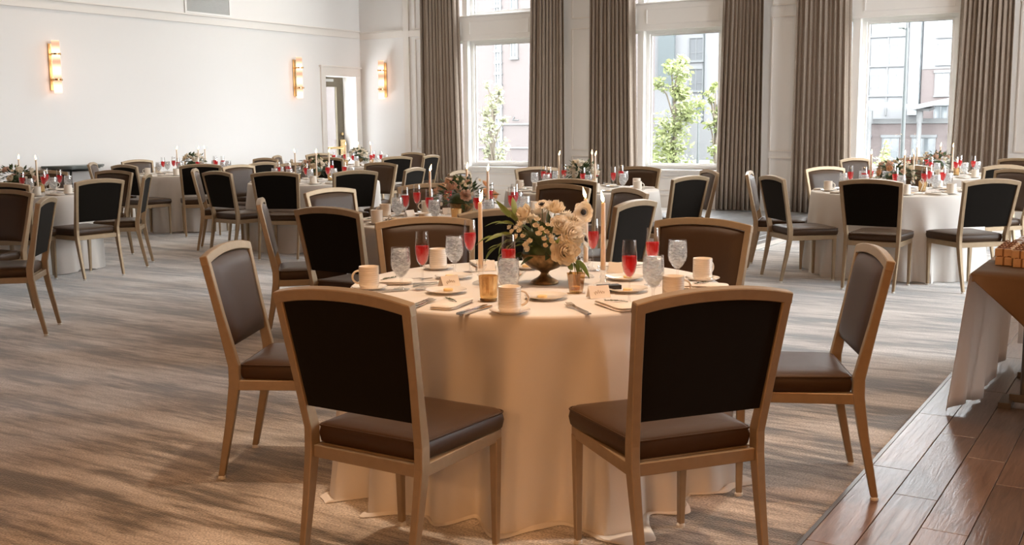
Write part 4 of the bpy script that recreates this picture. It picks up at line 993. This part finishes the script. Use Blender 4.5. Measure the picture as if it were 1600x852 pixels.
full_table('t7', -8.65, 9.5, 'blush table in mid carpet', cloths[2], .9,
           [(-8.19, 8.53, -66, 'dark back squarely before the cloth'), (-7.72, 8.95, -24, 'dark back behind the pale pad chair'), (-8.77, 8.44, -98, 'dark back beside the aisle'), (-9.40, 8.76, -138, 'seen edge on'), (-9.69, 9.58, 178, 'pale front'), (-7.60, 9.63, 12, 'pale panel towards the windows'), (-8.72, 10.55, 91, 'brown padded front'), (-9.47, 10.15, 148, 'behind the red drinks')], 106,
           ('blush and white flowers in a gold bowl on mid carpet', ['blush', 'white', 'white', 'cream'], 16, 1.15), yaw, False, 200)
full_table('t8', -11.4, 13.6, 'table by the exit door', cloths[1], 1.7,
           [(-10.43, 13.14, -23, 'grey back before a curtain'), (-11.0, 12.64, -80, 'dark back near the push bar'), (8, 'seen edge on before a curtain'), (-11.33, 14.66, 86, 'brown front near the wall lamp'), (-150, 'near the white wall'), (160, 'pale front by the white wall')], 107,
           ('white flowers with pale green leaves in a gold bowl by the door', ['white', 'white', 'cream'], 15, 1.1), 0, False, 10)
full_table('t9', -7.66, 3.70, 'table over open carpet', cloths[0], 3.0,
           [(-6.90, 4.41, 43, 'grey back panel side on'), (-7.76, 4.76, 98, 'padded brown front')], 108, None, 0, False, 90)
full_table('t10', -2.45, 13.5, 'leafy table under the tower window', cloths[0], 1.3,
           [(-1.80, 12.66, -42, 'dark back over the red flutes'), (-92, 'hidden by blush flowers'), (-3.33, 14.05, 150, 'pale front before the window'), (-1.83, 14.35, 64, 'pale front before a curtain'), (110, 'below the tower window'), (10, 'beside the plank floor')], 109,
           ('pale flowers with loose feathery leaves in a gold bowl', ['cream', 'white', 'blush'], 12, 1.4), yaw, False, 330)

# clear acrylic table number on the blush flower table
tn = thing('table_number', 'small clear acrylic table number with a white numeral', 'table number', (-1.93, 9.99, Z), yaw - R(20))
ob('acrylic_sheet', MB().box(-.05, .05, -.002, .002, .006, .15).data('acrylic_sheet', glass_m), tn)
ob('base', MB().box(-.055, .055, -.02, .02, 0, .007).data('base', china_m, bevel=.001), tn)
ob('numeral', MB().tube([(.012, -.004, .095), (-.012, -.004, .125), (.0, -.004, .142), (.018, -.004, .128), (.012, -.004, .08), (-.004, -.004, .03)], .004, 6).data('numeral', china_m), tn)

# ------------------------------------------------------------------ favour table
ft = thing('favour_table', 'long table under linen with kraft boxes on its corner', 'table', (0, 0, 0))
FX0, FX1, FY0, FY1, FZ = -.745, .78, 5.0, 6.83, .745
ob('tabletop', MB().box(FX0 + .006, FX1 - .006, FY0 + .006, FY1 - .006, FZ - .03, FZ).data('tabletop', MATS['plywood'], bevel=.003), ft)
for y in (5.55, 6.3):
    ob('leg', MB().box(FX0 + .1, FX1 - .1, y + .18, y + .21, .02, .06).tube([(FX0 + .16, y + .195, .05), (FX0 + .16, y + .195, FZ - .03)], .014, 10).tube([(FX1 - .16, y + .195, .05), (FX1 - .16, y + .195, FZ - .03)], .014, 10).box(FX0 + .06, FX0 + .12, y + .1, y + .3, .0, .03).box(FX1 - .12, FX1 - .06, y + .1, y + .3, 0, .03).data('leg', pr('leg_grey_metal', (.12, .11, .10), .4, .6), bevel=.002), ft)
# pale underlay: top sheet, drop on the carpet side and on the far end, a free corner swinging forward
linen_m = pr('pale_underlay_linen', (.82, .74, .68), .85, 0, .2, bump=.12, bscale=900, trans=.5)
mb = MB()
mb.grid(lambda u, v: (FX0 - .002 + (FX1 - FX0 + .004) * u, FY0 - .002 + (FY1 - FY0 + .004) * v, FZ + .003), 2, 2)
def left_drop(u, v):
    y = FY0 + (FY1 - FY0) * u; t = 1 - v
    fold = math.sin(u * 24 + 1.2) * .5 + math.sin(u * 41) * .3
    flare = .05 * t + .07 * t * max(0, 1 - u * 3.2)
    return (FX0 - .004 - flare - .035 * t * fold, y + .42 * t * max(0, 1 - u * 2.2) ** 1.3, (FZ + .002) * v + .012 * (1 - v) + .03 * (1 - v) * max(0, math.sin(u * 9)))
mb.grid(left_drop, 70, 12)
def far_drop(u, v):
    t = 1 - v; return (FX0 + (FX1 - FX0) * u, FY1 + .004 + .05 * t + .03 * t * math.sin(u * 26), (FZ + .002) * v + .10 * t)
mb.grid(far_drop, 40, 8)
und = ob('underlay_cloth', mb.data('underlay_cloth', linen_m, smooth=180)); und.modifiers.new('thickness', 'SOLIDIFY').thickness = .002
tag(und, 'pale pink-white linen cloth hanging to the planks from the favour table', 'tablecloth')
mb = MB()
mb.grid(lambda u, v: (FX0 + .0 + (FX1 - FX0) * u, FY0 + (.55) * v, FZ + .0065), 4, 4)
def near_drop(u, v):
    x = FX0 + (FX1 - FX0) * u; t = 1 - v
    depth = .03 + min(.66, .937 * min(x - FX0, FX1 - x))
    return (x + .03 * t, FY0 - .004 - .03 * t - .018 * t * math.sin(u * 22 + 2 * t), FZ + .006 - depth * t)
mb.grid(near_drop, 60, 12)
ov = ob('overlay_cloth', mb.data('overlay_cloth', runner_m, smooth=180)); ov.modifiers.new('thickness', 'SOLIDIFY').thickness = .002
tag(ov, 'brown linen overlay with a slanting edge on the favour table', 'tablecloth')
# kraft favour boxes tied with brown ribbon
bx_me = MB().box(-.036, .036, -.036, .036, 0, .036).data('box', kraft_m, bevel=.0015, bseg=1)
rb_me = MB().box(-.004, .004, -.0367, .0367, -.0002, .0367).box(-.0367, .0367, -.004, .004, .0361, .0368).data('ribbon', ribbon_m)
def bow():
    mb = MB()
    for s_ in (-1, 1):
        mb.tube([(0, 0, .037), (s_ * .014, .006, .047), (s_ * .026, .002, .044), (s_ * .014, -.005, .039), (0, 0, .037)], .0028, 5)
        mb.tube([(0, 0, .038), (s_ * .018, -.014, .040), (s_ * .030, -.02, .038)], .0022, 5)
    return mb.data('bow', ribbon_m, smooth=60)
bow_me = bow()
dry_m = pr('dried_leaf', (.36, .19, .09), .7)
dl_me = leaf_data(.055, .012, dry_m, .1)
def box_proto():
    t_ = ob('favour_box', None); ob('carton', bx_me, t_); r_ = ob('ribbon', rb_me, t_); ob('bow', bow_me, t_); return t_
fbP = Proto(box_proto()); rnd = random.Random(9)
for lay in (0, 1):
    for i in range(6):
        for j in range(4):
            x = -.655 + i * .077 + rnd.uniform(-.003, .003) - lay * .008; y = 5.33 + j * .085 + rnd.uniform(-.004, .004) + .045 * (i < 1) + .02 * lay
            fbP.put((x, y, FZ + .0085 + lay * .0372), rnd.uniform(-.06, .06), 'kraft favour box tied with brown ribbon, %s layer of the stack' % ('lower' if lay == 0 else 'upper'), 'gift box', 'kraft favour boxes')
for k in range(12):
    x = -.62 + .4 * rnd.random(); y = 5.33 + .25 * rnd.random()
    tag(ob('dried_leaf', dl_me, None, (x, y, FZ + .1215 + .004 * rnd.random()), (R(8), 0, rnd.uniform(0, 6.28))), 'curled brown dried leaf on the kraft favour boxes', 'leaf', 'dried leaves on the favour boxes')

# ------------------------------------------------------------------ black console table by the white wall
ct = thing('console_table', 'black half-round console table with curved legs against white wall', 'table', (XL + .02, 9.97, 0))
half = lambda r0, r1, z: [(r0 * math.sin(a), r1 * -math.cos(a), z) for a in [math.pi * k / 28 for k in range(29)]]
mb = MB()
for z0, z1, s_ in ((.835, .85, .97), (.85, .875, 1.0), (.82, .835, .88)):
    A = half(.34 * s_, .50 * s_, z0); B = half(.34 * s_, .50 * s_, z1); n_ = len(A)
    mb.add(A + B, [(k, k + 1, n_ + k + 1, n_ + k) for k in range(n_ - 1)] + [tuple(range(n_ - 1, -1, -1)), tuple(range(n_, 2 * n_)), (n_ - 1, 0, n_, 2 * n_ - 1)])
ob('top', mb.data('top', slate_m), ct)
for (lx, ly, dx, dy) in ((.05, -.34, .03, -.12), (.05, .34, .03, .12), (.20, -.16, .10, -.08), (.20, .16, .10, .08)):
    pts = [(lx, ly, .825), (lx + dx * .9, ly + dy * .9, .68), (lx + dx * .8, ly + dy * .7, .52), (lx, ly - dy * .2, .30), (lx - .01, ly - dy * .3, .14), (lx + dx * .4, ly + dy * .3, .0)]
    fine_ = []
    for i in range(len(pts) - 1):
        p0, p1, p2, p3 = [Vector(pts[max(0, min(len(pts) - 1, i + q))]) for q in (-1, 0, 1, 2)]
        for s_ in range(4):
            t = s_ / 4; fine_.append(.5 * (2 * p1 + (p2 - p0) * t + (2 * p0 - 5 * p1 + 4 * p2 - p3) * t * t + (3 * p1 - p0 - 3 * p2 + p3) * t ** 3))
    fine_.append(Vector(pts[-1]))
    ob('leg', MB().tube(fine_, .017, 8).data('leg', black_m, smooth=60), ct)
ob('apron', MB().box(.02, .045, -.36, .36, .78, .822).data('apron', black_m, bevel=.003), ct)

# floor socket in the carpet
fs_ = thing('floor_socket', 'small flat metal floor socket let into the carpet', 'floor socket', (-8.05, 7.35, .0))
ob('plate', MB().lathe([(0, .0005), (.07, .0005), (.072, .003), (.065, .006), (0, .006)], 20).data('plate', steel_m, smooth=40), fs_)
ob('lid', MB().box(-.03, .03, -.02, .02, .006, .009).data('lid', steelpost_m, bevel=.002), fs_)

# ------------------------------------------------------------------ outside
GZ = -3.4
gnd = struct('ground', MB().box(-160, 120, YF + .6, 260, GZ - .4, GZ).data('ground', pave_m), label='pale paving outside below the windows')
struct('ground', MB().box(XL - .3, XR + .3, YB - .3, YF + .3, GZ - .4, -.11).data('plinth', stone_m), label='building plinth under the hall')
tag(ob('lawn_strip', MB().box(-20, 40, 19, 40, GZ - .1, GZ + .05).data('lawn_strip', lawn_m)), 'strip of lawn outside below the windows', 'lawn')
def building(name, label, x0, x1, y, depth, top, mat):
    t_ = thing(name, label, 'building', (x0, y, GZ))
    ob('wall', MB().box(0, x1 - x0, 0, depth, 0, top - GZ).data('wall', mat), t_)
    return t_
WCACHE = {}
def bwin(b_, xc, z0, w_, h, glass=extglass_m, lintel=False, y=0.):
    k_ = (w_, h, glass.name, lintel)
    if k_ not in WCACHE:
        f_ = MB(); frame_strip(f_, -w_ / 2 - .08, w_ / 2 + .08, -.08, h + .08, -.001, .12, .12); f_.box(-.05, .05, -.09, -.001, 0, h).box(-w_ / 2, w_ / 2, -.08, -.001, h * .33, h * .33 + .08).box(-w_ / 2 - .15, w_ / 2 + .15, -.2, -.001, -.24, -.08)
        if lintel: f_.box(-w_ / 2 - .2, w_ / 2 + .2, -.22, -.001, h + .05, h + .35)
        WCACHE[k_] = (f_.data('window_frame', extframe_m), MB().box(-w_ / 2, w_ / 2, -.04, -.005, 0, h).data('pane', glass))
    f_, p_ = WCACHE[k_]
    o = ob('window', f_, b_, (xc - b_.location.x, y, z0 - GZ)); ob('pane', p_, o)
def bpart(b_, name, x0, x1, d0, d1, z0, z1, mat):
    return ob(name, MB().box(x0 - b_.location.x, x1 - b_.location.x, d0, d1, z0 - GZ, z1 - GZ).data(name, mat), b_)
# pink brick block seen through the first window
b1 = building('brick_building', 'pink brick building with a narrow glazed stair strip', -84, -47, 90, 14, 30, brick_m)
for z in (1.3, -1.0): bpart(b1, 'stone_band', -84.05, -46.95, -.12, 0, z, z + .14, stone_m)
for k in range(30): bwin(b1, -57.35, GZ + .2 + k * 1.07, .62, .92)
for xc in (-75, -70, -65.5, -55.5, -51.5):
    for z in (7.83, 11.96, 16.1, 20.2): bwin(b1, xc, z, .66, 1.38, lintel=False)
ob('wall_arch', MB().tube([(23.6, -.05, 15.3), (23.85, -.05, 16.6), (24.6, -.05, 18.2), (26, -.05, 19)], .1, 6).data('wall_arch', stone_m), b1)
ob('wall_bracket', MB().tube([(28.4, 0, 5.5), (28.4, -.3, 5.15), (29.2, -.5, 5.15)], .05, 6).data('wall_bracket', steelpost_m), b1)
# grey-white block seen through the second window
b2 = building('white_office', 'grey white panelled building behind the leafy tree', -80, -45.5, 130, 14, 34, stucco_m)
bpart(b2, 'glass_bay', -58.1, -55.9, -.5, 0, 6.2, 33, extglass2_m); bpart(b2, 'downpipe', -52.08, -51.9, -.12, 0, GZ, 33, steelpost_m); bpart(b2, 'stone_base', -80.1, -45.4, -.3, 0, GZ, 1.3, stone_m)
for xc in (-71, -66.5, -62, -53.05, -48.6):
    for z, h in ((1.75, 1.7), (5.43, 2.7), (9.2, 2.8), (13.0, 2.8), (16.8, 2.8), (20.6, 2.8)): bwin(b2, xc, z, 1.85, h, extglass2_m if z < 2 else stonepane_m)
# tower and brick corner seen through the third window
b3 = building('glazed_tower', 'white gridded apartment tower with many windows', -42, -25.7, 130, 14, 38, stucco_m)
for xc in (-38.6, -36.2, -32.6, -30.4, -28.4):
    for k in range(9): bwin(b3, xc, 4.4 + k * 3.4, 1.72, 2.25, stonepane_m)
for xa_ in (-34.6, -31.5, -29.4, -27.3): bpart(b3, 'pilaster', xa_ - .09, xa_ + .09, -.15, 0, 2, 38, stone_m)
bpart(b3, 'glass_strip', -26.92, -25.72, -.6, 0, 2., 37, extglass2_m)
b4 = building('brick_corner_block', 'white upper block over red brick lower floors', -25.6, -8, 130.02, 14, 38, stucco_m)
bpart(b4, 'brick_storeys', -25.6, -8, -.1, 0, GZ, 7.2, redbrick_m); bpart(b4, 'stone_band', -25.6, -8, -.16, 0, 7.15, 7.35, stone_m)
for xc in (-23.35, -19.9, -16.4, -12.9, -9.6):
    bwin(b4, xc, 4.25, 1.4, 2.4, stonepane_m, True, -.11); bwin(b4, xc, .6, 1.4, 2.4, extglass_m, True, -.11)
    for k in range(8): bwin(b4, xc, 7.75 + k * 3.05, 1.4, 2.2)
# low entrance wing with canopy before the tower
b5 = building('entrance_wing', 'low brick entrance wing with white canopy and column', -36, -17, 126, 3.2, 1.05, redbrick_m)
bpart(b5, 'stone_band', -36.1, -16.9, -.2, 3.2, 1.05, 1.6, stone_m)
for xc, w_ in ((-33.9, 2.2), (-31.0, 1.7), (-27.85, 1.75), (-24.3, 2.4), (-20.4, 2.4)): bwin(b5, xc, -2.85, w_, 2.3, extglass_m, True)
def slab(pts, th): return MB().add([(x + 36, y, z - GZ) for x, y, z in pts] + [(x + 36, y, z - GZ + th) for x, y, z in pts], [(0, 3, 2, 1), (4, 5, 6, 7), (0, 1, 5, 4), (1, 2, 6, 5), (2, 3, 7, 6), (3, 0, 4, 7)])
ob('canopy', slab([(-30.6, -2.5, 3.1), (-23.4, -2.5, 2.35), (-23.4, .5, 2.6), (-30.6, .5, 3.35)], .3).data('canopy', stone_m), b5)
ob('canopy', slab([(-25.0, -3.5, 2.5), (-19.5, -3.5, 3.6), (-19.5, .4, 4.0), (-25.0, .4, 2.9)], .3).data('canopy', stone_m), b5)
for xc in (-24.45, -29.8): ob('column', MB().lathe([(.34, 0), (.3, .3), (.26, .5), (.26, 4.4), (.36, 4.7), (.36, 5.9)], 14).data('column', stone_m, smooth=40), b5, (xc + 36, -2.0, 0))
bw = building('sky_block_wing', 'pale brick wing outside the exit door, added to block sky', -32, -21.3, -22, 51, 16, brick_m)  # added outside the door and lengthened to keep skylight off the corner
b6 = building('far_block', 'long pale apartment block in the distance', -5, 80, 140, 10, 26, stucco_m)
for k in range(14):
    for z in (0, 4, 8, 12, 16, 20): bwin(b6, -1 + k * 5.6, z, 1.72, 2.25, extglass_m)
# lamp posts
def lamp_post(x, y, top, arm, label):
    t_ = thing('street_lamp', label, 'street lamp', (x, y, GZ)); h = top - GZ
    ob('pole', MB().tube([(0, 0, 0), (0, 0, h)], [.075, .04], 10).data('pole', steelpost_m, smooth=60), t_)
    ob('base', MB().lathe([(0, 0), (.17, 0), (.17, .3), (.1, .45), (0, .45)], 12).data('base', steelpost_m, smooth=40), t_)
    ob('lamp_head', MB().tube([(0, 0, h - .06), (arm * .5, 0, h)], .02, 6).box(min(arm * .25, arm), max(arm * .25, arm), -.09, .09, h, h + .05).data('lamp_head', extframe_m, bevel=.01), t_)
lamp_post(-6.32, 30.0, 3.83, -.22, 'tall slim street lamp before the white tower')
lamp_post(-12.96, 30.0, 3.2, .45, 'street lamp rising out of the leafy tree')
lamp_post(-14.17, 35.0, 1.4, .05, 'short slim post before the white office')
# trees
def tree(x, y, h, w, seed, mat, label, n_=900, z0=.8):
    rnd = random.Random(seed); t_ = thing('young_tree', label, 'tree', (x, y, GZ), 0)
    ob('trunk', MB().tube([(0, 0, 0), (.05, .02, h * .4), (0, 0, h * .85)], [.07, .05, .02], 7).data('trunk', bark_m, smooth=60), t_)
    blobs = [(rnd.gauss(0, .5) * w * (1.15 - .75 * q / 34), rnd.gauss(0, .4) * w, z0 + (h - z0) * (q + rnd.uniform(-.5, .5)) / 34, rnd.uniform(.35, .8) * w * (1.1 - .6 * q / 34)) for q in range(35)]
    mb = MB()
    for k in range(n_):
        bx_, by_, bz_, br_ = rnd.choice(blobs); d_ = Vector((rnd.gauss(0, 1), rnd.gauss(0, 1), rnd.gauss(0, 1))).normalized() * br_ * rnd.uniform(.2, 1.1)
        p = Vector((bx_, by_, bz_)) + d_; a = Vector((rnd.gauss(0, 1), rnd.gauss(0, 1), rnd.gauss(0, .6))).normalized(); b_ = a.cross(Vector((rnd.gauss(0, 1), rnd.gauss(0, 1), rnd.gauss(0, 1)))).normalized(); s_ = rnd.uniform(.04, .09)
        mb.add([p - a * s_, p + b_ * s_ * .5, p + a * s_, p - b_ * s_ * .5], [(0, 1, 2, 3)])
    fo = ob('foliage', mb.data('foliage', mat, fix=False), t_); fo['kind'] = 'stuff'
    mb = MB()
    for (bx_, by_, bz_, br_) in blobs: mb.tube([(0, 0, max(.3, bz_ - .8)), (bx_ * .5, by_ * .5, bz_ - .25), (bx_, by_, bz_)], [.03, .02, .008], 5)
    ob('branches', mb.data('branches', bark_m), t_)
tree(-15.5, 24, 5.85, .50, 1, tree_m, 'pale blossoming young tree before the brick building', 1500, 2.3)
tree(-11.3, 26.2, 6.35, .80, 2, tree2_m, 'leafy green tree around a street lamp', 4200, 2.0)
tree(-9.75, 25.2, 5.75, .36, 3, tree2_m, 'narrow green tree beside the taupe curtain', 1300, 2.0)
tree(-7.55, 33, 4.1, .6, 4, tree2_m, 'low green bush before the entrance wing', 1000, 1.)
tree(-6.0, 36, 4.0, .4, 5, tree2_m, 'small rounded bush beside the tall street lamp', 900, 1.)
